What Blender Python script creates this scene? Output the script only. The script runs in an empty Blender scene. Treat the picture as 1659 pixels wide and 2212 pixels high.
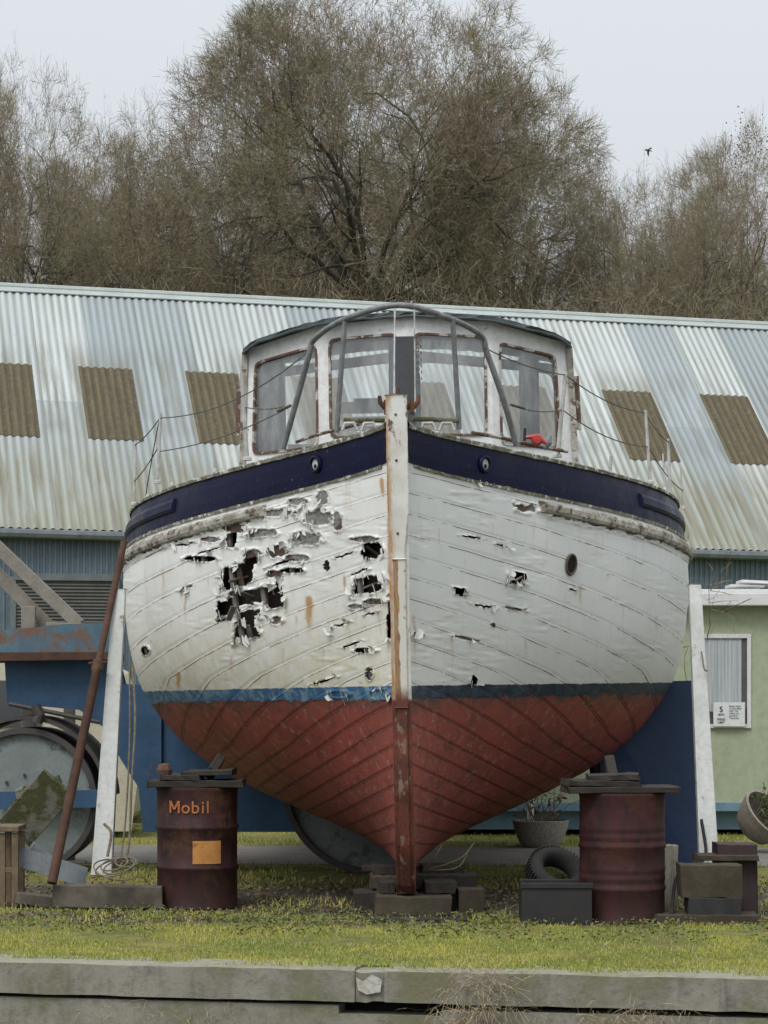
import bpy, math, random
import numpy as np
from mathutils import Vector, Matrix
random.seed(4)
RNG=np.random.default_rng(7)
F=5600.0; CX=829.5; HY=1500.0; EYE=1.55
def W(px,py,d): return Vector(((px-CX)*d/F, d, EYE+(HY-py)*d/F))
scene=bpy.context.scene
COL=scene.collection
# ------------------------------------------------------------ nodes
def newmat(name):
    m=bpy.data.materials.new(name); m.use_nodes=True
    nt=m.node_tree; nt.nodes.clear()
    out=nt.nodes.new('ShaderNodeOutputMaterial'); b=nt.nodes.new('ShaderNodeBsdfPrincipled')
    nt.links.new(b.outputs[0],out.inputs[0])
    return m,nt,b
def setin(nt,sock,v):
    if isinstance(v,bpy.types.NodeSocket): nt.links.new(v,sock)
    elif isinstance(v,(tuple,list)) and len(v)==3 and sock.type=='RGBA': sock.default_value=(*v,1)
    else: sock.default_value=v
def MA(nt,op,a,b=0.0,clamp=False):
    n=nt.nodes.new('ShaderNodeMath'); n.operation=op; n.use_clamp=clamp
    setin(nt,n.inputs[0],a); setin(nt,n.inputs[1],b); return n.outputs[0]
def MIX(nt,f,a,b,mode='MIX'):
    n=nt.nodes.new('ShaderNodeMix'); n.data_type='RGBA'; n.blend_type=mode
    setin(nt,n.inputs[0],f); setin(nt,n.inputs[6],a); setin(nt,n.inputs[7],b); return n.outputs[2]
def MR(nt,v,a,b,c=0.0,d=1.0,smooth=True):
    n=nt.nodes.new('ShaderNodeMapRange'); n.interpolation_type='SMOOTHSTEP' if smooth else 'LINEAR'
    setin(nt,n.inputs[0],v); n.inputs[1].default_value=a; n.inputs[2].default_value=b
    n.inputs[3].default_value=c; n.inputs[4].default_value=d; return n.outputs[0]
def TC(nt,which='Object'):
    return nt.nodes.new('ShaderNodeTexCoord').outputs[which]
def MAP(nt,v,scale=(1,1,1),loc=(0,0,0),rot=(0,0,0)):
    n=nt.nodes.new('ShaderNodeMapping'); setin(nt,n.inputs[0],v)
    n.inputs[1].default_value=loc; n.inputs[2].default_value=rot; n.inputs[3].default_value=scale; return n.outputs[0]
def NO(nt,v,scale,detail=5,rough=0.6,dist=0.0):
    n=nt.nodes.new('ShaderNodeTexNoise'); setin(nt,n.inputs['Vector'],v)
    n.inputs['Scale'].default_value=scale; n.inputs['Detail'].default_value=min(detail,6)
    n.inputs['Roughness'].default_value=rough; n.inputs['Distortion'].default_value=dist; return n.outputs[0]
def SEP(nt,v):
    n=nt.nodes.new('ShaderNodeSeparateXYZ'); setin(nt,n.inputs[0],v); return n.outputs
def ATT(nt,name,out='Fac'):
    n=nt.nodes.new('ShaderNodeAttribute'); n.attribute_name=name; return n.outputs[out]
def BUMP(nt,b,h,strength=0.3,dist=0.01):
    n=nt.nodes.new('ShaderNodeBump'); n.inputs['Strength'].default_value=strength
    n.inputs['Distance'].default_value=dist; setin(nt,n.inputs['Height'],h)
    nt.links.new(n.outputs[0],b.inputs['Normal'])
def simple(name,c1,c2,scale=6,rough=0.7,bump=0.2,c3=None,t3=(0.6,0.7),sc3=2.5,stretch=(1,1,1),metal=0.0,bdist=0.005):
    m,nt,b=newmat(name); v=MAP(nt,TC(nt),stretch)
    n1=NO(nt,v,scale,8,0.65); col=MIX(nt,MR(nt,n1,0.32,0.68),c1,c2)
    if c3 is not None:
        n2=NO(nt,v,sc3,9,0.7); col=MIX(nt,MR(nt,n2,t3[0],t3[1]),col,c3)
    n3=NO(nt,v,scale*9,4,0.7); col=MIX(nt,MR(nt,n3,0.3,0.8,0,0.35),col,(c1[0]*.35,c1[1]*.35,c1[2]*.35))
    setin(nt,b.inputs['Base Color'],col); b.inputs['Roughness'].default_value=rough; b.inputs['Metallic'].default_value=metal
    h=MA(nt,'ADD',n1,MA(nt,'MULTIPLY',n3,0.5)); BUMP(nt,b,h,bump,bdist)
    return m
# ------------------------------------------------------------ mesh builder
BASE={}
class MB:
    def __init__(s): s.v=[]; s.f=[]; s.m=[]
    def add(s,vs,fs,mi=0):
        o=len(s.v); s.v+= [tuple(x) for x in vs]; s.f+=[tuple(i+o for i in f) for f in fs]; s.m+=[mi]*len(fs); return s
    def box(s,c,size,rot=None,mi=0):
        hx,hy,hz=[q/2 for q in size]; c=Vector(c)
        vs=[Vector((x,y,z)) for x in(-hx,hx) for y in(-hy,hy) for z in(-hz,hz)]
        if rot is not None: vs=[rot@q for q in vs]
        vs=[q+c for q in vs]
        return s.add(vs,[(0,1,3,2),(4,6,7,5),(0,4,5,1),(2,3,7,6),(0,2,6,4),(1,5,7,3)],mi)
    def b2(s,p,q,mi=0):
        p=Vector(p);q=Vector(q); return s.box((p+q)/2,(abs(q.x-p.x),abs(q.y-p.y),abs(q.z-p.z)),None,mi)
    def beam(s,p0,p1,w,h,mi=0,roll=0,up=(0,0,1)):
        p0=Vector(p0);p1=Vector(p1);d=p1-p0;L=d.length;z=d.normalized();u=Vector(up)
        if abs(z.dot(u))>.97: u=Vector((0,1,0))
        x=u.cross(z).normalized();y=z.cross(x); R=Matrix((x,y,z)).transposed()@Matrix.Rotation(roll,3,'Z')
        return s.box((p0+p1)/2,(w,h,L),R,mi)
    def tube(s,pts,r,n=8,mi=0,cap=True):
        pts=[Vector(p) for p in pts]; rs=r if isinstance(r,(list,tuple)) else [r]*len(pts)
        vs=[];prev=None
        for i,p in enumerate(pts):
            t=(pts[min(i+1,len(pts)-1)]-pts[max(i-1,0)])
            if t.length<1e-9: t=Vector((0,0,1))
            t.normalize()
            if prev is None:
                a=Vector((0,0,1)) if abs(t.z)<.9 else Vector((1,0,0)); x=a.cross(t).normalized()
            else:
                x=(prev-t*prev.dot(t)); x=x.normalized() if x.length>1e-6 else Vector((1,0,0))
            prev=x; y=t.cross(x)
            for k in range(n):
                a=2*math.pi*k/n; vs.append(p+(x*math.cos(a)+y*math.sin(a))*rs[i])
        fs=[(i*n+k,i*n+(k+1)%n,(i+1)*n+(k+1)%n,(i+1)*n+k) for i in range(len(pts)-1) for k in range(n)]
        if cap: fs+= [tuple(range(n))[::-1],tuple((len(pts)-1)*n+k for k in range(n))]
        return s.add(vs,fs,mi)
    def lathe(s,prof,c,axis='Z',n=40,mi=0,R=None):
        c=Vector(c);vs=[]
        for r,h in prof:
            for k in range(n):
                a=2*math.pi*k/n
                q=Vector((r*math.cos(a),r*math.sin(a),h)) if axis=='Z' else Vector((r*math.cos(a),h,r*math.sin(a)))
                if R is not None: q=R@q
                vs.append(q+c)
        fs=[(i*n+k,i*n+(k+1)%n,(i+1)*n+(k+1)%n,(i+1)*n+k) for i in range(len(prof)-1) for k in range(n)]
        return s.add(vs,fs,mi)
    def build(s,name,mats,parent=None,base=None,label=None,cat=None,kind=None,group=None,smooth=False,bevel=0):
        if parent is not None: base=BASE[parent.name]
        elif base is None: base=Vector((0,0,0))
        base=Vector(base)
        me=bpy.data.meshes.new(name)
        me.from_pydata([(x[0]-base.x,x[1]-base.y,x[2]-base.z) for x in s.v],[],s.f)
        if not isinstance(mats,(list,tuple)): mats=[mats]
        for m in mats: me.materials.append(m)
        if len(mats)>1: me.polygons.foreach_set('material_index',s.m)
        if smooth: me.polygons.foreach_set('use_smooth',[True]*len(me.polygons))
        me.update(); o=finish(name,me,parent,base,label,cat,kind,group)
        if bevel:
            bm=o.modifiers.new('bevel','BEVEL'); bm.width=bevel; bm.segments=2; bm.limit_method='ANGLE'
        if smooth:
            try: me.set_sharp_from_angle(angle=math.radians(40))
            except Exception: pass
        return o
def finish(name,me,parent,base,label,cat,kind,group):
    o=bpy.data.objects.new(name,me); COL.objects.link(o)
    if parent is not None: o.parent=parent
    else: o.location=base
    BASE[o.name]=Vector(base)
    if label: o['label']=label
    if cat: o['category']=cat
    if kind: o['kind']=kind
    if group: o['group']=group
    return o
def thing(name,label,cat,loc=(0,0,0),group=None):
    o=finish(name,None,None,Vector(loc),label,cat,None,group); o.empty_display_size=.2; return o
def npmesh(name,V,Fq,mats,parent=None,base=(0,0,0),label=None,cat=None,kind=None,group=None,smooth=False,attrs=None,uv=None):
    me=bpy.data.meshes.new(name); V=np.asarray(V,dtype=np.float32)
    if parent is not None: base=BASE[parent.name]
    V=V-np.array(base,dtype=np.float32); k=Fq.shape[1]; n=len(Fq)
    me.vertices.add(len(V)); me.vertices.foreach_set('co',V.ravel())
    me.loops.add(n*k); me.loops.foreach_set('vertex_index',Fq.astype(np.int32).ravel())
    me.polygons.add(n); me.polygons.foreach_set('loop_start',np.arange(0,n*k,k,dtype=np.int32))
    try: me.polygons.foreach_set('loop_total',np.full(n,k,dtype=np.int32))
    except Exception: pass
    for m in (mats if isinstance(mats,(list,tuple)) else [mats]): me.materials.append(m)
    me.polygons.foreach_set('use_smooth',np.full(n,bool(smooth)))
    if attrs:
        for an,av in attrs.items():
            a=me.attributes.new(an,'FLOAT','POINT'); a.data.foreach_set('value',np.asarray(av,dtype=np.float32))
    if uv is not None:
        l=me.uv_layers.new(name='UVMap'); l.data.foreach_set('uv',np.asarray(uv,dtype=np.float32)[Fq.ravel()].ravel())
    me.update(calc_edges=True); me.validate()
    return finish(name,me,parent,base,label,cat,kind,group)
_tab=RNG.random((256,256))
def vn(x,y,seed=0):
    x=np.asarray(x,float)+seed*17.31; y=np.asarray(y,float)+seed*9.77
    xi=np.floor(x).astype(int); yi=np.floor(y).astype(int); fx=x-xi; fy=y-yi
    fx=fx*fx*(3-2*fx); fy=fy*fy*(3-2*fy)
    g=lambda a,b:_tab[a&255,b&255]
    return (g(xi,yi)*(1-fx)+g(xi+1,yi)*fx)*(1-fy)+(g(xi,yi+1)*(1-fx)+g(xi+1,yi+1)*fx)*fy
def fbm(x,y,seed=0,o=4):
    s=0;a=.5;t=0
    for i in range(o): s=s+a*vn(x*2**i,y*2**i,seed+i*3); t+=a; a*=.5
    return s/t
def cell(x,y,seed=0):
    return _tab[(np.floor(x).astype(int)+seed*13)&255,(np.floor(y).astype(int)+seed*7)&255]
def textmesh(name,body,size,M,mat,parent,wrap=None,align='CENTER',off=0.012):
    cu=bpy.data.curves.new(name,'FONT'); cu.body=body; cu.size=size; cu.align_x=align; cu.offset=size*off
    o=bpy.data.objects.new(name,cu); COL.objects.link(o); bpy.context.view_layer.update()
    me=bpy.data.meshes.new_from_object(o.evaluated_get(bpy.context.evaluated_depsgraph_get()))
    COL.objects.unlink(o); bpy.data.objects.remove(o)
    for v in me.vertices:
        co=v.co.copy()
        v.co=wrap(co) if wrap else M@co
        v.co-=BASE[parent.name]
    me.materials.clear(); me.materials.append(mat); me.name=name
    return finish(name,me,parent,BASE[parent.name],None,None,None,None)
# ------------------------------------------------------------ materials
M_timber=simple('weathered_timber',(.14,.12,.09),(.065,.055,.04),5,.9,.5,(.05,.06,.02),(.62,.75),3,(1,1,1),0,.01)
M_timbermid=simple('brown_grey_timber',(.075,.057,.037),(.038,.029,.02),5,.95,.7,(.045,.05,.02),(.58,.7),3,(1,1,1),0,.012)
M_timberdark=simple('dark_wet_timber',(.042,.034,.026),(.018,.015,.011),6,.9,.6)
M_timberpale=simple('greyed_pale_timber',(.27,.25,.21),(.19,.17,.14),4,.85,.3,(.11,.10,.08),(.6,.8))
M_whitepost=simple('flaking_white_paint',(.56,.57,.55),(.44,.45,.42),3,.6,.3,(.2,.19,.15),(.60,.66),7)
M_rustpipe=simple('rusty_steel_pipe',(.10,.045,.025),(.05,.025,.018),9,.85,.5,(.16,.08,.04),(.55,.7))
M_black=simple('black_plastic',(.012,.012,.013),(.02,.02,.02),6,.6,.2)
M_rubber=simple('old_rubber',(.012,.012,.012),(.022,.022,.02),8,.8,.3)
M_rope=simple('old_rope',(.22,.19,.13),(.12,.10,.07),30,.95,.5)
M_galv=simple('galvanised_pipe',(.26,.27,.28),(.15,.15,.15),14,.5,.2,(.14,.09,.06),(.60,.70),9,(1,1,1),.3)
M_stan=simple('painted_stanchion',(.55,.55,.53),(.36,.35,.32),14,.5,.2,(.14,.08,.04),(.6,.7),9)
M_wire=simple('guard_wire',(.13,.12,.10),(.06,.06,.05),20,.6,.1)
M_white=simple('cabin_white_paint',(.80,.80,.78),(.70,.70,.67),2.5,.5,.2,(.24,.2,.14),(.65,.68),9)
M_brownwood=simple('varnished_brown_frame',(.15,.075,.045),(.08,.045,.03),12,.55,.3,(.5,.48,.43),(.50,.56),8)
M_cabroof=simple('dark_roof_felt',(.05,.065,.07),(.08,.09,.09),6,.8,.4,(.12,.13,.08),(.6,.75))
M_darkgrey=simple('dark_grey_board',(.045,.05,.055),(.06,.065,.07),4,.6,.15)
M_midgrey=simple('mid_grey_steel',(.16,.18,.2),(.22,.24,.25),6,.5,.15)
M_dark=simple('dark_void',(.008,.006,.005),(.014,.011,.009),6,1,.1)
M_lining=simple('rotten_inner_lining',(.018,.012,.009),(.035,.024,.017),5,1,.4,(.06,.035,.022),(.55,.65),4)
M_framewood=simple('rotten_frame_wood',(.26,.24,.22),(.11,.085,.07),9,.9,.6,(.17,.08,.04),(.56,.66),5)
M_rail=simple('rotten_cap_rail',(.26,.25,.2),(.10,.095,.065),11,.9,.5,(.6,.6,.56),(.54,.58),14,(1,1,1),0,.01)
M_strake=simple('worn_rubbing_strake',(.50,.49,.44),(.22,.19,.14),9,.85,.5,(.11,.06,.04),(.54,.6),12,(1,1,1),0,.008)
M_red=simple('red_plastic',(.5,.03,.02),(.4,.04,.03),5,.4,.1)
M_moss=simple('mossy_wood',(.06,.075,.02),(.10,.09,.045),12,.95,.8,(.2,.19,.15),(.46,.6),6,(1,1,1),0,.02)
M_blue=simple('faded_blue_machine_paint',(.03,.09,.18),(.018,.058,.12),3,.6,.3,(.14,.08,.05),(.62,.70),4)
M_bluerust=simple('rusty_blue_paint',(.09,.17,.22),(.06,.12,.17),5,.7,.4,(.17,.08,.035),(.46,.6),3)
M_bluedark=simple('deep_blue_panel',(.007,.025,.075),(.012,.038,.095),2,.55,.25,(.03,.05,.07),(.6,.8))
M_wheelgrey=simple('chipped_grey_wheel',(.2,.235,.23),(.15,.18,.175),3,.6,.3,(.09,.11,.1),(.55,.6),4)
M_wheelrim=simple('dark_steel_rim',(.04,.04,.042),(.07,.06,.055),8,.6,.4,(.1,.06,.04),(.6,.7))
M_green=simple('pale_green_wall',(.38,.43,.29),(.34,.39,.26),1.2,.7,.08,(.27,.31,.22),(.62,.9),1.5)
M_skirt=simple('pale_blue_skirt',(.16,.28,.36),(.13,.22,.3),3,.7,.1)
M_pvc=simple('white_window_plastic',(.7,.7,.69),(.62,.62,.6),5,.4,.05)
M_curtain=simple('net_curtain',(.5,.53,.54),(.34,.37,.38),3,.9,.3,None,(0,1),1,(16,1,.3))
M_paper=simple('sign_paper',(.7,.72,.72),(.66,.68,.68),5,.7,.02)
M_ink=simple('sign_ink',(.03,.04,.04),(.03,.04,.04),5,.8,.02)
M_pot=simple('pebbledash_planter',(.50,.46,.38),(.28,.25,.20),60,.95,.9,(.4,.4,.3),(.55,.8),4,(1,1,1),0,.02)
M_soil=simple('potting_soil',(.03,.024,.018),(.05,.04,.03),20,1,.8)
M_stem=simple('dead_stems',(.22,.17,.10),(.13,.10,.06),9,.95,.3)
M_leaf=simple('weed_leaves',(.05,.10,.018),(.08,.13,.03),7,.7,.2)
M_gutter=simple('grey_gutter',(.10,.12,.13),(.15,.17,.18),6,.7,.2)
M_slate=simple('shutter_grey',(.10,.10,.10),(.07,.07,.07),5,.6,.2)
M_orange=simple('orange_lettering',(.46,.16,.04),(.36,.11,.03),14,.8,.1,(.16,.05,.025),(.6,.7),18)
M_label=simple('faded_orange_label',(.55,.26,.06),(.42,.18,.05),10,.8,.2,(.16,.06,.03),(.58,.70),9)
M_cream=simple('cream_panel',(.5,.47,.36),(.42,.4,.3),3,.6,.15,(.25,.2,.12),(.62,.8))
M_bird=simple('dark_feathers',(.02,.02,.02),(.03,.03,.03),9,.9,.1)

def mat_drum(name,c1,c2,rustc):
    m,nt,b=newmat(name); o=TC(nt)
    n1=NO(nt,MAP(nt,o,(1,1,.25)),7,9,.7); n2=NO(nt,o,4,9,.75); n3=NO(nt,o,30,5,.7)
    col=MIX(nt,MR(nt,n1,.38,.66),c1,c2)
    col=MIX(nt,MR(nt,n2,.48,.64),col,rustc)
    z=SEP(nt,o)[2]; col=MIX(nt,MA(nt,'MULTIPLY',MR(nt,z,.45,0.0),MR(nt,n1,.35,.6)),col,(.03,.016,.012))
    col=MIX(nt,MR(nt,n3,.58,.72),col,(.015,.01,.01))
    setin(nt,b.inputs['Base Color'],col); setin(nt,b.inputs['Roughness'],MR(nt,n2,.3,.7,.5,.85)); BUMP(nt,b,MA(nt,'ADD',n2,n3),.35,.006)
    b.inputs['Specular IOR Level'].default_value=.3
    return m
M_drum=mat_drum('rusted_maroon_drum',(.045,.014,.014),(.018,.010,.010),(.07,.032,.018))
M_drum2=mat_drum('maroon_drum',(.050,.013,.015),(.022,.010,.011),(.06,.022,.016))

def mat_glass():
    m,nt,b=newmat('old_window_glass'); nt.nodes.remove(b); out=[n for n in nt.nodes if n.type=='OUTPUT_MATERIAL'][0]
    t=nt.nodes.new('ShaderNodeBsdfTransparent'); g=nt.nodes.new('ShaderNodeBsdfGlossy'); d=nt.nodes.new('ShaderNodeBsdfDiffuse')
    t.inputs[0].default_value=(.9,.93,.94,1); g.inputs['Roughness'].default_value=.05; g.inputs[0].default_value=(.9,.9,.9,1)
    d.inputs[0].default_value=(.6,.62,.61,1)
    m1=nt.nodes.new('ShaderNodeMixShader'); fr=nt.nodes.new('ShaderNodeFresnel'); fr.inputs[0].default_value=1.5
    f2=MA(nt,'ADD',fr.outputs[0],.10); nt.links.new(f2,m1.inputs[0]); nt.links.new(t.outputs[0],m1.inputs[1]); nt.links.new(g.outputs[0],m1.inputs[2])
    m2=nt.nodes.new('ShaderNodeMixShader'); n=NO(nt,MAP(nt,TC(nt),(1.6,1,.5)),3,6,.7); nt.links.new(MR(nt,n,.35,.7,.10,.42),m2.inputs[0])
    nt.links.new(m1.outputs[0],m2.inputs[1]); nt.links.new(d.outputs[0],m2.inputs[2]); nt.links.new(m2.outputs[0],out.inputs[0])
    return m
M_glass=mat_glass()
NP_=7.2
def mat_hull():
    m,nt,b=newmat('peeling_hull_paint'); o=TC(nt); uv=nt.nodes.new('ShaderNodeUVMap').outputs[0]
    x,y,z=SEP(nt,o); su,tv,_=SEP(nt,uv)
    nbig=NO(nt,o,1.6,6,.6); nmid=NO(nt,o,9,9,.7); nfine=NO(nt,o,45,5,.7)
    streak=NO(nt,MAP(nt,o,(6,6,.7)),3,7,.65); drip=NO(nt,MAP(nt,o,(9,9,.9)),2.2,6,.6)
    peel=ATT(nt,'peel'); rust=ATT(nt,'rust')
    white=MIX(nt,MR(nt,nbig,.35,.7),(.82,.82,.80),(.73,.73,.70))
    low=MA(nt,'MULTIPLY',MR(nt,z,2.45,1.6),MR(nt,nmid,.3,.65))
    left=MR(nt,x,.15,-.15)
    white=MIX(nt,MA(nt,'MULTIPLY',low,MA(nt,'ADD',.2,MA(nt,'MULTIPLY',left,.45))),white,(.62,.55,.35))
    white=MIX(nt,MR(nt,streak,.52,.8,0,.5),white,(.46,.44,.40))
    white=MIX(nt,MR(nt,drip,.60,.74,0,.40),white,(.58,.42,.18))
    white=MIX(nt,MA(nt,'MULTIPLY',MR(nt,left,1,0),.35),white,(.60,.63,.65))  # starboard shade painted in: the side away from the sun is greyer, bluer
    fr=MA(nt,'FRACT',MA(nt,'ADD',MA(nt,'MULTIPLY',tv,NP_),MA(nt,'MULTIPLY',nbig,.18)))
    sd=MA(nt,'MINIMUM',fr,MA(nt,'SUBTRACT',1.0,fr))
    sbreak=NO(nt,o,2.6,7,.75)
    seam=MR(nt,sd,.030,.008)
    seamn=MA(nt,'MULTIPLY',seam,MR(nt,sbreak,.44,.56,.15,1))
    white=MIX(nt,MA(nt,'MULTIPLY',MR(nt,sd,.14,.0),MR(nt,sbreak,.4,.6,.04,.3)),white,(.42,.38,.28))
    white=MIX(nt,MA(nt,'MULTIPLY',seamn,.8),white,(.07,.055,.04))
    sp=MR(nt,NO(nt,MAP(nt,o,(1,1,1.6)),7,12,.72),.66,.685)
    white=MIX(nt,MA(nt,'MULTIPLY',sp,.4),white,(.2,.17,.13))
    rr=MA(nt,'MULTIPLY',rust,MR(nt,streak,.25,.6,.45,1))
    white=MIX(nt,MR(nt,rr,.04,.8,0,.85),white,(.45,.22,.06))
    edge=MR(nt,peel,-.02,.0)
    bare=MIX(nt,MR(nt,NO(nt,o,3.2,3,.6),.48,.56),(.24,.235,.23),(.10,.055,.04))
    bare=MIX(nt,MR(nt,nfine,.45,.75),bare,(.05,.035,.03))
    red=MIX(nt,MR(nt,nbig,.35,.65),(.31,.068,.05),(.235,.056,.044))
    red=MIX(nt,MR(nt,NO(nt,MAP(nt,o,(1,1,1),(1,5,2)),5,6,.7),.5,.70,0,.65),red,(.12,.042,.034))
    red=MIX(nt,MR(nt,NO(nt,o,16,9,.75),.56,.63,0,.8),red,(.34,.19,.15))
    red=MIX(nt,MR(nt,NO(nt,MAP(nt,o,(1,1,1),(7,3,1)),11,9,.7),.64,.68,0,.6),red,(.06,.16,.14))
    red=MIX(nt,MR(nt,NO(nt,MAP(nt,o,(1,1,1),(3,9,2)),3.2,6,.78),.57,.66,0,.6),red,(.06,.034,.028))
    red=MIX(nt,MA(nt,'MULTIPLY',MR(nt,MA(nt,'ADD',z,MA(nt,'MULTIPLY',nmid,.35)),1.56,1.76),.8),red,(.05,.038,.032))
    sl=MR(nt,sd,.022,.006); red=MIX(nt,MA(nt,'MULTIPLY',sl,MR(nt,sbreak,.38,.55,.2,.9)),red,(.018,.011,.010))
    red=MIX(nt,MR(nt,fr,.0,.18,.25,0),red,(.06,.02,.016))  # soft lap shadow painted along the lower edge of each plank
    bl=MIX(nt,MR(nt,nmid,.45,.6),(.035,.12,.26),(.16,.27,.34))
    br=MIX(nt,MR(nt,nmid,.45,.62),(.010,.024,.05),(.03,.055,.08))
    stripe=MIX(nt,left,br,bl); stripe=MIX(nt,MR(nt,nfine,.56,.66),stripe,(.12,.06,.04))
    zz=MA(nt,'ADD',z,MA(nt,'MULTIPLY',MA(nt,'SUBTRACT',nmid,.5),.03))
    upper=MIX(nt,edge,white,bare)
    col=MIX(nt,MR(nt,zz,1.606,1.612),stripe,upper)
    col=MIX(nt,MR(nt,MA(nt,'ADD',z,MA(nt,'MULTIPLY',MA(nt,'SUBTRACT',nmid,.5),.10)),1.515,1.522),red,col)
    setin(nt,b.inputs['Base Color'],col); setin(nt,b.inputs['Roughness'],MR(nt,nmid,.3,.7,.38,.65))
    lowrough=MR(nt,z,1.6,1.45,.10,.6)
    h=MA(nt,'SUBTRACT',MA(nt,'MULTIPLY',MA(nt,'ADD',nmid,MA(nt,'MULTIPLY',nfine,.4)),lowrough),MA(nt,'ADD',seamn,MA(nt,'MULTIPLY',edge,.6)))
    BUMP(nt,b,h,.5,.010)
    return m
M_hull=mat_hull()
def mat_navy():
    m,nt,b=newmat('navy_bulwark_paint'); o=TC(nt); n=NO(nt,o,5,9,.7); n2=NO(nt,o,22,8,.75)
    col=MIX(nt,MR(nt,n,.4,.65),(.003,.0045,.026),(.005,.007,.036))
    col=MIX(nt,MR(nt,n2,.65,.69),col,(.2,.21,.24)); col=MIX(nt,MR(nt,NO(nt,o,2,6,.6),.58,.8,0,.5),col,(.022,.022,.038))
    b.inputs['Specular IOR Level'].default_value=.18
    setin(nt,b.inputs['Base Color'],col); setin(nt,b.inputs['Roughness'],MR(nt,n,.3,.7,.3,.5)); BUMP(nt,b,MA(nt,'ADD',n,n2),.3,.008); return m
M_navy=mat_navy()
def mat_stem():
    m,nt,b=newmat('stem_paint'); o=TC(nt); x,y,z=SEP(nt,o); n=NO(nt,MAP(nt,o,(1,1,.4)),12,8,.7); nb=NO(nt,o,5,6,.6); nf=NO(nt,MAP(nt,o,(30,30,2)),2,5,.7)
    w=MIX(nt,MR(nt,nb,.35,.7),(.74,.74,.71),(.6,.57,.5))
    rl=MA(nt,'MULTIPLY',MR(nt,MA(nt,'ADD',x,MA(nt,'MULTIPLY',n,.11)),.03,-.02),.95)
    w=MIX(nt,rl,w,(.42,.2,.05)); w=MIX(nt,MR(nt,n,.60,.66),w,(.14,.09,.06)); w=MIX(nt,MR(nt,nf,.6,.75,0,.5),w,(.3,.24,.16))
    r=MIX(nt,MR(nt,nb,.35,.65),(.19,.055,.04),(.11,.036,.03)); r=MIX(nt,MR(nt,nf,.5,.7),r,(.03,.018,.014)); r=MIX(nt,MR(nt,n,.58,.64),r,(.25,.17,.13))
    setin(nt,b.inputs['Base Color'],MIX(nt,MR(nt,z,1.5,1.53),r,w)); b.inputs['Roughness'].default_value=.65; BUMP(nt,b,MA(nt,'ADD',n,nf),.5,.008); return m
M_stempaint=mat_stem()
def mat_rawstem():
    m,nt,b=newmat('bare_orange_wood'); o=TC(nt); x,y,z=SEP(nt,o); g=NO(nt,MAP(nt,o,(25,25,1.2)),2,8,.7); n=NO(nt,MAP(nt,o,(2,2,.7)),4,6,.6)
    c=MIX(nt,MR(nt,g,.35,.7),(.42,.27,.14),(.24,.13,.06)); 
    wht=MR(nt,MA(nt,'ADD',MA(nt,'ADD',x,MA(nt,'MULTIPLY',n,.09)),MA(nt,'MULTIPLY',z,.012)),.062,.068)
    c=MIX(nt,wht,c,(.66,.64,.58)); c=MIX(nt,MR(nt,NO(nt,o,9,8,.7),.58,.66),c,(.28,.12,.035))
    c=MIX(nt,MR(nt,z,1.62,1.5),c,(.15,.05,.038))
    setin(nt,b.inputs['Base Color'],c); b.inputs['Roughness'].default_value=.8; BUMP(nt,b,g,.6,.006); return m
M_raw=mat_rawstem()
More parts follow.
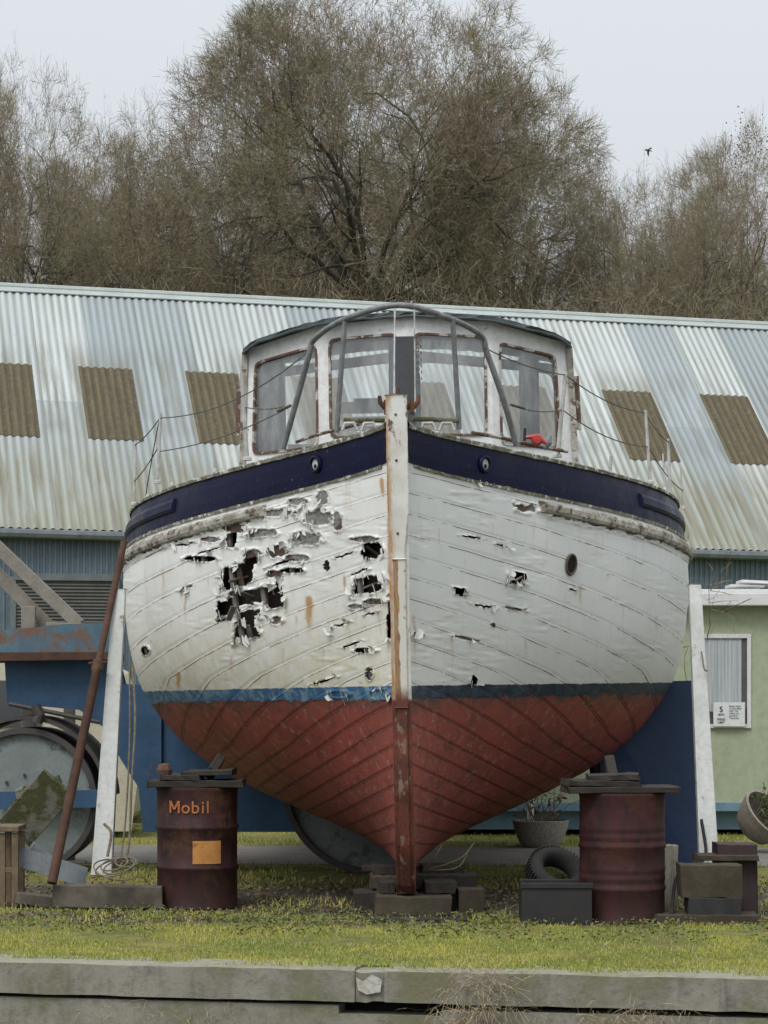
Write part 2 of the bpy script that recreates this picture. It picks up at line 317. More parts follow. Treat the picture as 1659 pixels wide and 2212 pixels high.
def mat_roof():
    m,nt,b=newmat('weathered_corrugated_sheet'); uv=nt.nodes.new('ShaderNodeUVMap').outputs[0]; u,v,_=SEP(nt,uv)
    fu=MA(nt,'FLOOR',MA(nt,'DIVIDE',u,1.015)); fv=MA(nt,'FLOOR',MA(nt,'DIVIDE',v,3.9))
    cmb=nt.nodes.new('ShaderNodeCombineXYZ'); setin(nt,cmb.inputs[0],fu); setin(nt,cmb.inputs[1],fv)
    wn=nt.nodes.new('ShaderNodeTexWhiteNoise'); wn.noise_dimensions='2D'; setin(nt,wn.inputs[0],cmb.outputs[0])
    wu=nt.nodes.new('ShaderNodeTexWhiteNoise'); wu.noise_dimensions='1D'; setin(nt,wu.inputs[1],fu)
    st=NO(nt,MAP(nt,uv,(5,.3,1)),1.0,5,.6); nb=NO(nt,MAP(nt,uv,(1,.5,1)),.55,6,.6); nf=NO(nt,uv,14,8,.75)
    c=MIX(nt,MR(nt,st,.35,.7,0,.7),(.50,.535,.525),(.38,.405,.395))
    c=MIX(nt,MR(nt,wu.outputs[0],.40,.9,0,.75),c,(.25,.295,.325))
    c=MIX(nt,MR(nt,wn.outputs[0],.55,1.0,0,.5),c,(.25,.295,.32))
    c=MIX(nt,MA(nt,'MULTIPLY',MR(nt,v,3.8,.2),MR(nt,nb,.3,.6,.5,1)),c,(.27,.275,.215))
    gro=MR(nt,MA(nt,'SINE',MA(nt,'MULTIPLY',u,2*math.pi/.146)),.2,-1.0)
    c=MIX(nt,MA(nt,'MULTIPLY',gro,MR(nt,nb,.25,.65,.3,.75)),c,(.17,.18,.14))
    c=MIX(nt,MR(nt,nf,.55,.75,0,.5),c,(.21,.22,.18))
    rs=nt.nodes.new('ShaderNodeTexNoise'); rs.noise_dimensions='2D'; setin(nt,rs.inputs['Vector'],MAP(nt,uv,(7,.4,1),(3,1,0))); rs.inputs['Scale'].default_value=1; rs.inputs['Detail'].default_value=4
    c=MIX(nt,MA(nt,'MULTIPLY',MR(nt,v,3.3,1.4),MR(nt,rs.outputs[0],.48,.65,0,.6)),c,(.17,.145,.09))
    band=MA(nt,'MULTIPLY',MR(nt,v,6.2,5.1),MR(nt,v,2.6,3.2)); c=MIX(nt,MA(nt,'MULTIPLY',band,MR(nt,st,.42,.6,0,.5)),c,(.16,.15,.11))
    lap=MR(nt,MA(nt,'FRACT',MA(nt,'DIVIDE',v,3.9)),.99,.999); c=MIX(nt,MA(nt,'MULTIPLY',lap,.3),c,(.2,.21,.2))
    lap=MR(nt,MA(nt,'FRACT',MA(nt,'DIVIDE',u,1.015)),.975,.99); c=MIX(nt,MA(nt,'MULTIPLY',lap,.6),c,(.14,.15,.14))
    setin(nt,b.inputs['Base Color'],c); b.inputs['Roughness'].default_value=.85; BUMP(nt,b,nf,.2,.01); return m
M_roof=mat_roof()
def mat_sky():
    m,nt,b=newmat('mouldy_rooflight_sheet'); uv=nt.nodes.new('ShaderNodeUVMap').outputs[0]; u,v,_=SEP(nt,uv)
    st=NO(nt,MAP(nt,uv,(8,.7,1)),1.6,9,.7); nf=NO(nt,uv,9,8,.75)
    gro=MR(nt,MA(nt,'SINE',MA(nt,'MULTIPLY',u,2*math.pi/.146)),.4,-1.0)
    c=MIX(nt,MR(nt,st,.3,.7),(.12,.095,.045),(.072,.057,.028)); c=MIX(nt,MA(nt,'MULTIPLY',gro,.6),c,(.042,.034,.018)); c=MIX(nt,MR(nt,nf,.50,.72,0,.6),c,(.17,.16,.11))
    setin(nt,b.inputs['Base Color'],c); b.inputs['Roughness'].default_value=.75; return m
M_skyl=mat_sky()
M_cladding=simple('blue_grey_cladding',(.14,.19,.23),(.10,.145,.18),2,.6,.1,(.08,.1,.11),(.62,.8),2)
def mat_ground():
    m,nt,b=newmat('grass_and_soil_ground'); o=TC(nt); x,y,z=SEP(nt,o)
    n1=NO(nt,o,.9,8,.65); n2=NO(nt,o,7,9,.7); n3=NO(nt,o,60,5,.7)
    g=MIX(nt,MR(nt,n1,.38,.62),(.16,.175,.03),(.27,.25,.045)); g=MIX(nt,MR(nt,n2,.48,.64),g,(.13,.10,.045))
    s=MIX(nt,MR(nt,n2,.35,.65),(.085,.068,.045),(.04,.032,.022)); s=MIX(nt,MR(nt,n2,.55,.68),s,(.08,.09,.025))
    ww=MA(nt,'ADD',y,MA(nt,'MULTIPLY',n1,1.6)); ysoil=MA(nt,'MULTIPLY',MR(nt,ww,18.0,18.6),MR(nt,ww,22.2,21.4))
    c=MIX(nt,ysoil,g,s); c=MIX(nt,MR(nt,n3,.45,.8,0,.5),c,(.04,.036,.016))
    setin(nt,b.inputs['Base Color'],c); b.inputs['Roughness'].default_value=.95; BUMP(nt,b,MA(nt,'ADD',n2,n3),.8,.03); return m
M_ground=mat_ground()
M_road=simple('gravel_road',(.23,.22,.19),(.165,.155,.135),3,.95,.5,(.11,.11,.065),(.6,.75),1.2,(1,1,1),0,.01)
M_hill=simple('leaf_litter_slope',(.09,.075,.04),(.05,.05,.025),.4,1,.6,(.06,.07,.02),(.5,.7),.2,(1,1,1),0,.1)
def mat_conc():
    m,nt,b=newmat('mossy_quay_concrete'); o=TC(nt); n1=NO(nt,o,1.3,9,.7); n2=NO(nt,MAP(nt,o,(1,1,1)),14,9,.75); st=NO(nt,MAP(nt,o,(5,5,.8)),2,8,.7)
    nz=nt.nodes.new('ShaderNodeNewGeometry').outputs['Normal']; up=MR(nt,SEP(nt,nz)[2],.3,.9)
    c=MIX(nt,MR(nt,n1,.35,.65),(.26,.24,.195),(.18,.17,.14)); c=MIX(nt,MR(nt,n2,.48,.68,0,.6),c,(.11,.10,.078)); c=MIX(nt,MR(nt,st,.50,.74,0,.65),c,(.075,.07,.054))
    c=MIX(nt,MA(nt,'MULTIPLY',MR(nt,n1,.46,.60),.6),c,(.15,.145,.06)); c=MIX(nt,MA(nt,'MULTIPLY',up,MR(nt,n2,.4,.6,.2,.8)),c,(.28,.27,.2))
    setin(nt,b.inputs['Base Color'],c); b.inputs['Roughness'].default_value=.92; BUMP(nt,b,MA(nt,'ADD',n1,n2),.6,.015); return m
M_conc=mat_conc()
def mat_blade(name,c1,c2,c3,sc=1.1):
    m,nt,b=newmat(name); o=TC(nt); n=NO(nt,o,sc,4,.65); n2=NO(nt,o,35,2,.7)
    c=MIX(nt,MR(nt,n,.4,.6),c1,c2); c=MIX(nt,MR(nt,n2,.5,.62),c,c3)
    setin(nt,b.inputs['Base Color'],c); b.inputs['Roughness'].default_value=.7; return m
M_grass=mat_blade('grass_blades',(.18,.24,.03),(.35,.35,.055),(.38,.34,.12))
M_weed=mat_blade('weed_leaf_carpet',(.08,.12,.025),(.13,.15,.035),(.19,.16,.07))
M_deadgrass=mat_blade('dead_grass',(.36,.28,.16),(.27,.20,.11),(.42,.35,.23))
def mat_twig():
    m,nt,b=newmat('twigs'); o=TC(nt); n=NO(nt,o,.30,3,.6); n2=NO(nt,o,9,1,.6)
    c=MIX(nt,MR(nt,n,.38,.62),(.205,.160,.10),(.175,.16,.085)); c=MIX(nt,MR(nt,n2,.45,.65,0,.6),c,(.27,.22,.145))
    setin(nt,b.inputs['Base Color'],c); b.inputs['Roughness'].default_value=.9; return m
M_twig=mat_twig()
M_limb=simple('lichened_bark',(.085,.08,.055),(.045,.042,.03),2,.95,.2,(.15,.16,.10),(.55,.7),1.5)
M_redleaf=simple('russet_leaves',(.16,.07,.045),(.11,.05,.03),5,.8,.1)
def mat_water():
    m,nt,b=newmat('murky_water'); b.inputs['Base Color'].default_value=(.03,.035,.025,1); b.inputs['Roughness'].default_value=.1
    BUMP(nt,b,NO(nt,TC(nt),2.5,4,.6),.3,.05); return m
M_water=mat_water()
# ------------------------------------------------------------ world, sun, camera
w=bpy.data.worlds.new('World'); scene.world=w; w.use_nodes=True; nt=w.node_tree
bg=nt.nodes['Background']; sky=nt.nodes.new('ShaderNodeTexSky'); sky.sky_type='NISHITA'; sky.sun_disc=False
SE=math.radians(52); SR=math.radians(205)
sky.sun_elevation=SE; sky.sun_rotation=SR; sky.dust_density=3.0; sky.air_density=1.0; sky.ozone_density=1.0
hs=nt.nodes.new('ShaderNodeHueSaturation'); hs.inputs['Saturation'].default_value=.2
nt.links.new(sky.outputs[0],hs.inputs['Color'])
cloud=MIX(nt,.7,hs.outputs[0],(4.8,5.1,5.45))
# overcast luminance: the cloud layer is brighter towards the zenith
zdir=MA(nt,'MAXIMUM',SEP(nt,TC(nt,'Generated'))[2],0.0)
gain=MA(nt,'ADD',.80,MA(nt,'MULTIPLY',zdir,1.15))
sc_=nt.nodes.new('ShaderNodeVectorMath'); sc_.operation='SCALE'; nt.links.new(cloud,sc_.inputs[0]); nt.links.new(gain,sc_.inputs['Scale'])
nt.links.new(sc_.outputs[0],bg.inputs[0]); bg.inputs[1].default_value=.15
sl=bpy.data.lights.new('sun','SUN'); sl.energy=1.4; sl.angle=math.radians(22); sl.color=(1,.98,.94)
so=bpy.data.objects.new('sun',sl); COL.objects.link(so)
sd=Vector((math.sin(SR)*math.cos(SE),math.cos(SR)*math.cos(SE),math.sin(SE)))
so.rotation_euler=sd.to_track_quat('Z','Y').to_euler()
cam=bpy.data.cameras.new('camera'); co=bpy.data.objects.new('camera',cam); COL.objects.link(co)
co.location=(0,0,EYE); co.rotation_euler=(math.pi/2,0,0); cam.sensor_fit='HORIZONTAL'; cam.sensor_width=36
cam.lens=36*F/1659.; cam.shift_y=(HY-1106)/1659.; cam.clip_end=3000; cam.clip_start=.1
scene.camera=co
scene.view_settings.view_transform='Standard'; scene.view_settings.look='None'; scene.view_settings.exposure=0
# ------------------------------------------------------------ setting
qA=Vector((-2.24,15.10,0)); qB=Vector((2.10,14.18,0)); qd=(qB-qA).normalized(); qn=Vector((-qd.y,qd.x,0))
def Q(s,b,z): p=qA+qd*s+qn*b; return Vector((p.x,p.y,z))
mb=MB(); ext=60
mb.add([Q(-ext,.2,0),Q(ext,.2,0),Vector((500,1500,0)),Vector((-500,1500,0)),Vector((-500,60,0)),Vector((500,-20,0))],[(0,1,5,2,3,4)])
mb.build('ground',M_ground,kind='structure',label='grassy yard ground with bare soil patches')
mb=MB(); mb.add([(-300,-300,-1.7),(300,-300,-1.7),(300,60,-1.7),(-300,60,-1.7)],[(0,1,2,3)]); mb.build('water',M_water,kind='structure',label='murky canal water below the quay')
mb=MB()
rp=[(-60,30.0),(-30,27.3),(-10,25.7),(0,24.9),(10,24.2),(60,21.5)]
for i in range(len(rp)-1):
    (x0,y0),(x1,y1)=rp[i],rp[i+1]
    mb.add([(x0,y0-1.35,.004),(x1,y1-1.35,.004),(x1,y1+1.5,.004),(x0,y0+1.5,.004)],[(0,1,2,3)])
mb.build('gravel_road',M_road,kind='structure',label='pale gravel road crossing the yard')
xs=np.linspace(-160,160,90); ys=np.concatenate([np.linspace(57,95,30),np.linspace(105,420,20)])
X,Y=np.meshgrid(xs,ys); t=np.clip((Y-58)/18,0,1); Z=(t*t*(3-2*t))*10.3+np.clip(Y-80,0,400)*.03+(fbm(X*.15,Y*.15,3)-.5)*1.6*t-.1
V=np.stack([X,Y,Z],-1).reshape(-1,3); nxx=len(xs); I=np.arange((len(ys)-1)*(nxx-1)); r,c=I//(nxx-1),I%(nxx-1); a=r*nxx+c
npmesh('hill',V,np.stack([a,a+1,a+nxx+1,a+nxx],1),M_hill,kind='structure',label='wooded bank rising behind the shed',smooth=True)
# quay wall
quay=thing('quay_wall','mossy concrete quay wall with projecting coping stones','quay wall',Q(3,0,-1.7))
ends=[-40,-25,-14,-8,-4.6,-1.9,2.12,2.29,6.0,9.5,14,24,40]
for i in range(len(ends)-1):
    mb=MB()
    s0,s1=ends[i]+.001,ends[i+1]-.001
    brk=(ends[i]==2.12)
    b0=.014 if brk else random.uniform(0,.005); z1=-.012 if brk else random.uniform(-.004,.004)
    n=24 if not brk else 5
    vs=[];
    for k in range(n+1):
        s=s0+(s1-s0)*k/n; j=lambda:random.uniform(-.004,.004)*(2 if brk else 1)
        vs+=[Q(s,b0+j(),-.19+j()),Q(s,b0+j(),z1-.012+j()),Q(s,b0+.015,z1+j()*.5),Q(s,.34,z1),Q(s,.34,-.19)]
    fs=[]
    for k in range(n):
        for q in range(5): a=k*5+q;b_=k*5+(q+1)%5; fs.append((a,a+5,b_+5,b_))
    fs+=[(0,1,2,3,4),tuple(n*5+q for q in(4,3,2,1,0))]
    mb.add(vs,fs); mb.build('coping',M_conc,quay)
mb=MB()
for s0,s1,zt,zb,bb in [(-40,2.02,-.213,-1.8,.03),(2.62,40,-.225,-1.8,.012),(2.02,2.62,-.262,-1.8,.03),(-40,40,-.17,-1.8,.35)]:
    mb.add([Q(s0,bb,zb),Q(s1,bb,zb),Q(s1,bb,zt),Q(s0,bb,zt),Q(s0,.5,zb),Q(s1,.5,zb),Q(s1,.5,zt),Q(s0,.5,zt)],[(0,1,2,3),(3,2,6,7),(1,5,6,2),(0,3,7,4)])
mb.build('retaining_wall',M_conc,quay)
mb=MB(); mb.add([Q(-40,.2,-.36),Q(40,.2,-.36),Q(40,.2,-.18),Q(-40,.2,-.18)],[(0,1,2,3)]); mb.build('shadow_gap',M_dark,quay)  # near-black sheet, painted shade at the back of the joint under the coping
mb=MB()
mb.add([Q(2.13,-.006,-.05),Q(2.14,-.006,-.12),Q(2.19,-.006,-.145),Q(2.27,-.006,-.13),Q(2.28,-.006,-.06),Q(2.22,-.006,-.03),Q(2.17,-.006,-.07)],[(0,1,2,3,4,5,6)]); mb.build('broken_patch',simple('white_patch',(.55,.53,.47),(.3,.28,.22),30,.9,.5),quay)

# ---- shed
th=math.radians(12.6); ev=Vector((math.cos(th),math.sin(th),0)); nv=Vector((-math.sin(th),math.cos(th),0))
A0=W(0,1132,45)
def RS(s,v,off=0):
    nrm=(Vector((0,0,1))*6-nv*5.05).normalized()
    return A0+ev*s+nv*6*v+Vector((0,0,5.05*v-.017*s))+nrm*off
shed=thing('industrial_shed','long shed with weathered corrugated roof and blue-grey walls','building',A0-Vector((0,0,A0.z)))
def corr(s0,s1,v0,v1,off,name,mat,parent):
    n=int((s1-s0)/.146*10); ss=np.linspace(s0,s1,n+1); vv=np.linspace(v0,v1,4)
    V=[];UV=[]
    nrm=np.array((Vector((0,0,1))*6-nv*5.05).normalized())
    for v in vv:
        base=np.array(A0)[None]+np.outer(ss,np.array(ev))+np.array(nv)[None]*6*v; base[:,2]+=5.05*v-.017*ss
        base+=np.outer(off+.018*np.sin(2*np.pi*ss/.146),nrm); V.append(base); UV.append(np.stack([ss,np.full_like(ss,v*7.84)],1))
    V=np.concatenate(V);UV=np.concatenate(UV); m=n+1
    I=np.arange(3*n); r,c=I//n,I%n; a=r*m+c
    return npmesh(name,V,np.stack([a,a+1,a+m+1,a+m],1),mat,parent=parent,uv=UV,smooth=True)
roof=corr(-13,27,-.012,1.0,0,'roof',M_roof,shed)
def s_for(px,v=.5):
    lo,hi=-12.,26.
    for _ in range(40):
        md=(lo+hi)/2; p=RS(md,v)
        if CX+F*p.x/p.y<px: lo=md
        else: hi=md
    return lo
for px in (-225,8,243,478,703,930,1155,1380,1600,1815):
    s=s_for(px); s=round((s-.5)/.146)*.146
    corr(s,s+1.022,.345,.65,.014,'skylight',M_skyl,roof)
mb=MB()
mb.tube([RS(-13,1.003,.02),RS(27,1.003,.02)],.07,8)
mb.beam(RS(-13,.989,.035),RS(27,.989,.035),.20,.025,up=tuple((Vector((0,0,1))*6-nv*5.05).normalized()))
mb.build('ridge_cap',simple('ridge_cap_sheet',(.42,.47,.45),(.36,.40,.38),3,.7,.1),shed)
mb=MB(); mb.tube([RS(-13,-.02,-.07),RS(27,-.02,-.07)],.085,8); mb.build('gutter',M_gutter,shed)
ss=np.arange(-13,27,.1); V=[]
for s in ss:
    for o_,ds in ((0,0),(0,.045),(.03,.055),(.03,.09)):
        p=RS(s+ds,.03)-nv*o_
        V.append((p.x,p.y,p.z-.05)); V.append((p.x,p.y,0))
V=np.array(V); n=len(V)//2-1; a=np.arange(n)*2
npmesh('wall',V,np.stack([a,a+1,a+3,a+2],1),M_cladding,parent=shed)
mb=MB()
for s in(-13,27):
    p=RS(s,.03);q=RS(s,1);r=p+nv*11.6
    mb.add([(p.x,p.y,0),(p.x,p.y,p.z),(q.x,q.y,q.z),(r.x,r.y,p.z),(r.x,r.y,0)],[(0,1,2,3,4)])
p=RS(-13,1);q=RS(27,1);r=RS(-13,0)+nv*12;t_=RS(27,0)+nv*12
mb.add([p,q,t_,r],[(0,1,2,3)])
mb.build('gable_wall',M_cladding,shed)
sA=s_for(30,0);sB=s_for(254,0)
mb=MB(); N=60
for i in range(N):
    z0=3.55-3.55*i/N; z1=3.55-3.55*(i+1)/N
    a=RS(sA,.03)-nv*.10; b_=RS(sB,.03)-nv*.10; a2=a-nv*.025; b2=b_-nv*.025; zm=(z0+z1)/2
    mb.add([(a.x,a.y,z0),(b_.x,b_.y,z0),(b2.x,b2.y,zm),(a2.x,a2.y,zm),(a.x,a.y,z1),(b_.x,b_.y,z1)],[(0,1,2,3),(3,2,5,4)])
mb.build('roller_shutter_door',M_slate,shed)
mb=MB(); a=RS(sA,.03)-nv*.08;b_=RS(sB,.03)-nv*.08
mb.beam((a.x,a.y,3.6),(b_.x,b_.y,3.6),.14,.12); mb.beam((a.x,a.y,0),(a.x,a.y,3.6),.1,.12); mb.beam((b_.x,b_.y,0),(b_.x,b_.y,3.6),.1,.12)
mb.build('door_frame',M_gutter,shed)

# ---- green office cabin
gc=thing('site_office_cabin','pale green site office cabin with flat white roof','cabin',(4,28.5,0))
mb=MB(); mb.b2((.35,28.5,.3),(8.5,31.5,2.52)); mb.build('wall',M_green,gc)
mb=MB(); mb.b2((.3,28.62,.06),(8.55,31.4,.3)); mb.b2((.3,28.44,.27),(8.55,31.5,.36)); mb.build('skirt',M_skirt,gc)
mb=MB(); mb.b2((.25,28.3,2.52),(8.6,31.7,2.66)); mb.b2((.3,28.36,2.66),(8.55,31.6,2.70))
mb.build('flat_roof',M_pvc,gc,bevel=.01)
def window_px(parent,x0,y0,x1,y1,d):
    a=W(x0,y1,d);b_=W(x1,y0,d);t=.045
    mb=MB()
    mb.b2((a.x,d-.03,a.z),(a.x+t,d+.03,b_.z)); mb.b2((b_.x-t,d-.03,a.z),(b_.x,d+.03,b_.z))
    mb.b2((a.x+t,d-.03,b_.z-t),(b_.x-t,d+.03,b_.z)); mb.b2((a.x+t,d-.035,a.z),(b_.x-t,d+.03,a.z+t))
    wdw=mb.build('window',M_pvc,parent,bevel=.004)
    mb=MB(); mb.b2((a.x+t+.001,d-.004,a.z+t),(b_.x-t-.001,d-.002,b_.z-t)); mb.build('dark_interior',M_slate,wdw)
    N=60; vs=[]; xa=a.x+t; xb=b_.x-t-.06
    for k in range(N+1):
        q=k/N; xx=xa+(xb-xa)*q; yy=d-.0085+.0035*math.sin(k*1.15+.6*math.sin(k*.37))
        vs+=[(xx,yy,a.z+t+.16-.12*q),(xx,yy,b_.z-t)]
    mb=MB(); mb.add(vs,[(2*k,2*k+2,2*k+3,2*k+1) for k in range(N)]); mb.build('curtain',M_curtain,wdw)
    return wdw
window_px(gc,1512,1370,1622,1573,28.5)
sg=thing('notice_sign','small white notice giving a five mile speed limit','sign',W(1574,1570,28.4))
mb=MB(); a=W(1541,1569,28.44);b_=W(1609,1517,28.44); mb.b2((a.x,28.43,a.z),(b_.x,28.446,b_.z)); mb.build('board',M_paper,sg)
def tx(body,px,py,size,al='CENTER'):
    p=W(px,py,28.425); M=Matrix.Translation(p)@Matrix.Rotation(math.pi/2,4,'X'); textmesh('lettering',body,size,M,M_ink,sg,None,al)
tx('5',1558,1538,.085); tx('MPH',1558,1546,.034); tx('SPEED\nLIMIT',1558,1556,.034)
tx('Please drive\nTo the office\nAnd. This\nmeans you\nand your\nThank you',1575,1527,.026,'LEFT')
for i,(x0,y0,x1,y1,dy) in enumerate([(1575,1246,1668,1254,.2),(1590,1238,1665,1245,.5),(1600,1253,1700,1262,-.05)]):
    a=W(x0,y1,29);b_=W(x1,y0,29); mb=MB(); z=2.70+.045*i+.012
    mb.box(((a.x+b_.x)/2,29.2+dy,z+.03*(i==1)),(b_.x-a.x,.5,.03),Matrix.Rotation(.05*(i-1),3,'Y')); mb.build('roof_sheet',M_pvc,base=((a.x+b_.x)/2,29.2+dy,z),label='loose white sheet lying on the cabin roof',cat='sheet',group='loose sheets on the cabin roof')

# ---- trees
def nrm(a): return a/np.maximum(np.linalg.norm(a,axis=-1,keepdims=True),1e-9)
def grow(seed,r0,trunkL,center,rad,nch,twigs=3,L1=None,twl=(.35,.8),lift=.02):
    rng=np.random.default_rng(seed); center=np.array(center,float); rad=np.array(rad,float)
    P=np.zeros((1,3));D=np.array([[0.05,0,1.]]);L=np.array([trunkL]);R=np.array([r0]); segs=[]
    for lev in range(len(nch)+1):
        n=len(P); ns=6 if lev<3 else(3 if lev<5 else 2); cur=P; d=D; nodes=[]
        for k in range(ns):
            nd=nrm(d+rng.normal(0,.05 if lev==0 else .26,(n,3))+np.array([0,0,lift]))
            nx=cur+nd*(L/ns)[:,None]; ra=R*(1-.55*k/ns); rb=R*(1-.55*(k+1)/ns)
            segs.append((cur,nx,ra,rb,np.full(n,lev))); nodes.append((nx,nd,rb)); cur=nx;d=nd
        if lev==len(nch): break
        cP,cD,cL,cR=[],[],[],[]
        for c in range(nch[lev]):
            ki=rng.integers((3 if lev==0 else 1),ns,n) if c>0 else np.full(n,ns-1)
            NP=np.stack([q[0] for q in nodes])[ki,np.arange(n)];ND=np.stack([q[1] for q in nodes])[ki,np.arange(n)];NR=np.stack([q[2] for q in nodes])[ki,np.arange(n)]
            pr=rng.normal(0,1,(n,3)); pr-=ND*(pr*ND).sum(1)[:,None]; pr=nrm(pr)
            if lev==0:
                az=2*np.pi*(c*.382+rng.random(n)*.08); el=-.02+1.25*((c+.5)/nch[0])**1.2+rng.normal(0,.08,n)
                cd=np.stack([np.cos(az)*np.cos(el),np.sin(az)*np.cos(el),np.sin(el)],1)
            else:
                ang=rng.uniform(.45,1.15,n)
                cd=ND*np.cos(ang)[:,None]+pr*np.sin(ang)[:,None]
                cd=nrm(cd+nrm((NP-center)/rad)*.22+np.array([0,0,.06]))
            ln=(L*rng.uniform(.5,.82,n)) if lev>0 else np.full(n,L1)*rng.uniform(.85,1.1,n)*(1+.35*np.cos(el))
            for _ in range(3):
                e=NP+cd*(ln*1.0)[:,None]; q=np.linalg.norm((e-center)/rad,axis=1); ph=np.arctan2(e[:,1]-center[1],e[:,0]-center[0]); th_=(e[:,2]-center[2])/rad[2]
                lim=1+.06*np.sin(5*ph+seed+3*th_)+.05*np.sin(9*ph-4*th_)
                ln=np.where(q>lim,ln*.7,ln)
            keep=~(q>lim*1.05)
            keep|=(rng.random(n)<.04)
            cP.append(NP[keep]);cD.append(cd[keep]);cL.append(ln[keep]);cR.append((NR*rng.uniform(.5,.72,n))[keep])
        P=np.concatenate(cP);D=np.concatenate(cD);L=np.maximum(np.concatenate(cL),.35);R=np.maximum(np.concatenate(cR),.006)
    ends=[s for s in segs if s[4][0]>=len(nch)]
    E=np.concatenate([s[1] for s in ends]); ED=nrm(np.concatenate([s[1]-s[0] for s in ends])); tw=[]
    for _ in range(twigs):
        d=nrm(ED+rng.normal(0,.85,ED.shape)+nrm((E-center)/rad)*.4+np.array([0,0,.1])); l=rng.uniform(*twl,len(E))
        m=E+d*(l*.5)[:,None]; d2=nrm(d+rng.normal(0,.35,d.shape)); e=m+d2*(l*.5)[:,None]
        tw.append((E,m));tw.append((m,e))
    return segs,tw
def prism(p0,p1,r0,r1,k):
    n=len(p0); d=nrm(p1-p0); a=np.where(np.abs(d[:,2:3])<.9,np.array([[0,0,1.]]),np.array([[1.,0,0]])); x=nrm(np.cross(a,d)); y=np.cross(d,x)
    V=np.empty((n,2*k,3))
    for j in range(k):
        t=2*np.pi*j/k; o=x*np.cos(t)+y*np.sin(t); V[:,j]=p0+o*r0[:,None]; V[:,k+j]=p1+o*r1[:,None]
    I=(np.arange(n)*2*k)[:,None]
    Fs=[np.stack([I[:,0]+j,I[:,0]+(j+1)%k,I[:,0]+k+(j+1)%k,I[:,0]+k+j],1) for j in range(k)]
    return V.reshape(-1,3),np.concatenate(Fs)
def ribbon(p0,p1,w,rng):
    n=len(p0); d=nrm(p1-p0); r=rng.normal(0,1,(n,3)); x=nrm(np.cross(d,r))*w/2
    V=np.stack([p0-x,p0+x,p1+x*.6,p1-x*.6],1).reshape(-1,3); return V,np.arange(n*4).reshape(n,4)
def cat2(L):
    V=[];Fq=[];o=0
    for v,f in L: V.append(v);Fq.append(f+o);o+=len(v)
    return np.concatenate(V),np.concatenate(Fq)
def meshdata(name,V,Fq,mat):
    o=npmesh(name,V,Fq,mat,smooth=False); me=o.data; bpy.data.objects.remove(o); return me
def tree_meshes(seed,r0,tl,center,rad,nch,twigs,L1,tw=.0115,twl=(.3,.75)):
    segs,tws=grow(seed,r0,tl,center,rad,nch,twigs,L1,twl); rng=np.random.default_rng(seed+99)
    cc=lambda S,i:np.concatenate([s[i] for s in S])
    tr=[s for s in segs if s[4][0]<=1]; bg_=[s for s in segs if 2<=s[4][0]<=3]; sm=[s for s in segs if s[4][0]>3]
    T=meshdata('trunk',*prism(cc(tr,0),cc(tr,1),cc(tr,2),cc(tr,3),8),M_limb)
    parts=[prism(cc(bg_,0),cc(bg_,1),cc(bg_,2),cc(bg_,3),4)]
    parts.append(ribbon(cc(sm,0),cc(sm,1),np.maximum(cc(sm,2)*2,.014)[:,None],rng))
    nb=len(parts[0][1])
    p0=np.concatenate([t[0] for t in tws]);p1=np.concatenate([t[1] for t in tws]); parts.append(ribbon(p0,p1,tw,rng))
    V,Fq=cat2(parts); print('TREE',seed,len(Fq)); C=meshdata('crown',V,Fq,M_limb); C.materials.append(M_twig)
    mi=np.ones(len(Fq),dtype=np.int32); mi[:nb]=0; C.polygons.foreach_set('material_index',mi)
    return T,C,center[2]+rad[2]*1.0,rad[0]
TA=tree_meshes(11,.36,1.6,(0,0,4.6),(8.2,5.5,5.6),[18,5,4,4,4,3],3,4.4)
TB=tree_meshes(23,.22,1.6,(0,0,4.2),(5.0,4.6,4.4),[13,5,4,4,4],3,3.0)
TD=tree_meshes(37,.22,1.4,(0,0,3.8),(5.6,4.6,4.0),[14,5,4,4,4],3,3.0)
def put_tree(Tm,px,d,z,ytop,halfw,rot,label):
    X=(px-CX)*d/F; e=thing('bare_tree',label,'tree',(X,d,z),'bare winter trees behind the shed')
    sz=(EYE+(HY-ytop)*d/F-z)/Tm[2]; sx=halfw*d/F/Tm[3]
    e.scale=(sx,sx,sz); e.rotation_euler=(0,0,rot)
    for nm,me in zip(('trunk','crown'),Tm[:2]):
        o=bpy.data.objects.new(nm,me); COL.objects.link(o); o.parent=e
LB='leafless oak with a wide domed crown of fine brown twigs'; L2='smaller leafless tree with tangled olive brown twigs'
put_tree(TA,800,74,11.3,8,510,0,LB)
put_tree(TD,460,80,11.2,190,240,1.0,L2)
put_tree(TD,1120,79,11.0,180,230,2.0,L2)
put_tree(TD,290,72,10.9,250,220,1.3,L2)
put_tree(TB,50,69,10.3,100,180,4.0,'leafless tree with dark spreading limbs and open crown')
put_tree(TD,170,84,11.0,300,280,5.0,L2)
put_tree(TD,1350,74,10.6,370,190,3.0,L2)
put_tree(TB,1610,76,10.8,245,170,5.5,'leafless tree with a few russet leaves still hanging on')
put_tree(TD,1490,71,10.3,360,170,.2,L2)
put_tree(TB,620,88,11.2,150,240,2.5,L2); put_tree(TD,960,90,11.3,150,280,.8,L2); put_tree(TD,1430,90,11.3,400,240,1.8,L2); put_tree(TD,400,88,11.3,330,280,3.3,L2)
put_tree(TD,800,92,11.3,90,330,4.2,L2); put_tree(TB,60,88,11.2,300,240,.6,L2); put_tree(TD,1640,86,11.2,320,240,2.9,L2)
put_tree(TB,-110,72,10.5,60,170,2.0,L2); put_tree(TA,2150,80,10.8,230,400,3.4,LB); put_tree(TA,-600,80,10.8,100,330,1.4,LB)
rng=np.random.default_rng(5); n=9000
bx=rng.uniform(-22,22,n); by=rng.uniform(66,82,n); bz=10.3+rng.uniform(-1.2,.6,n)
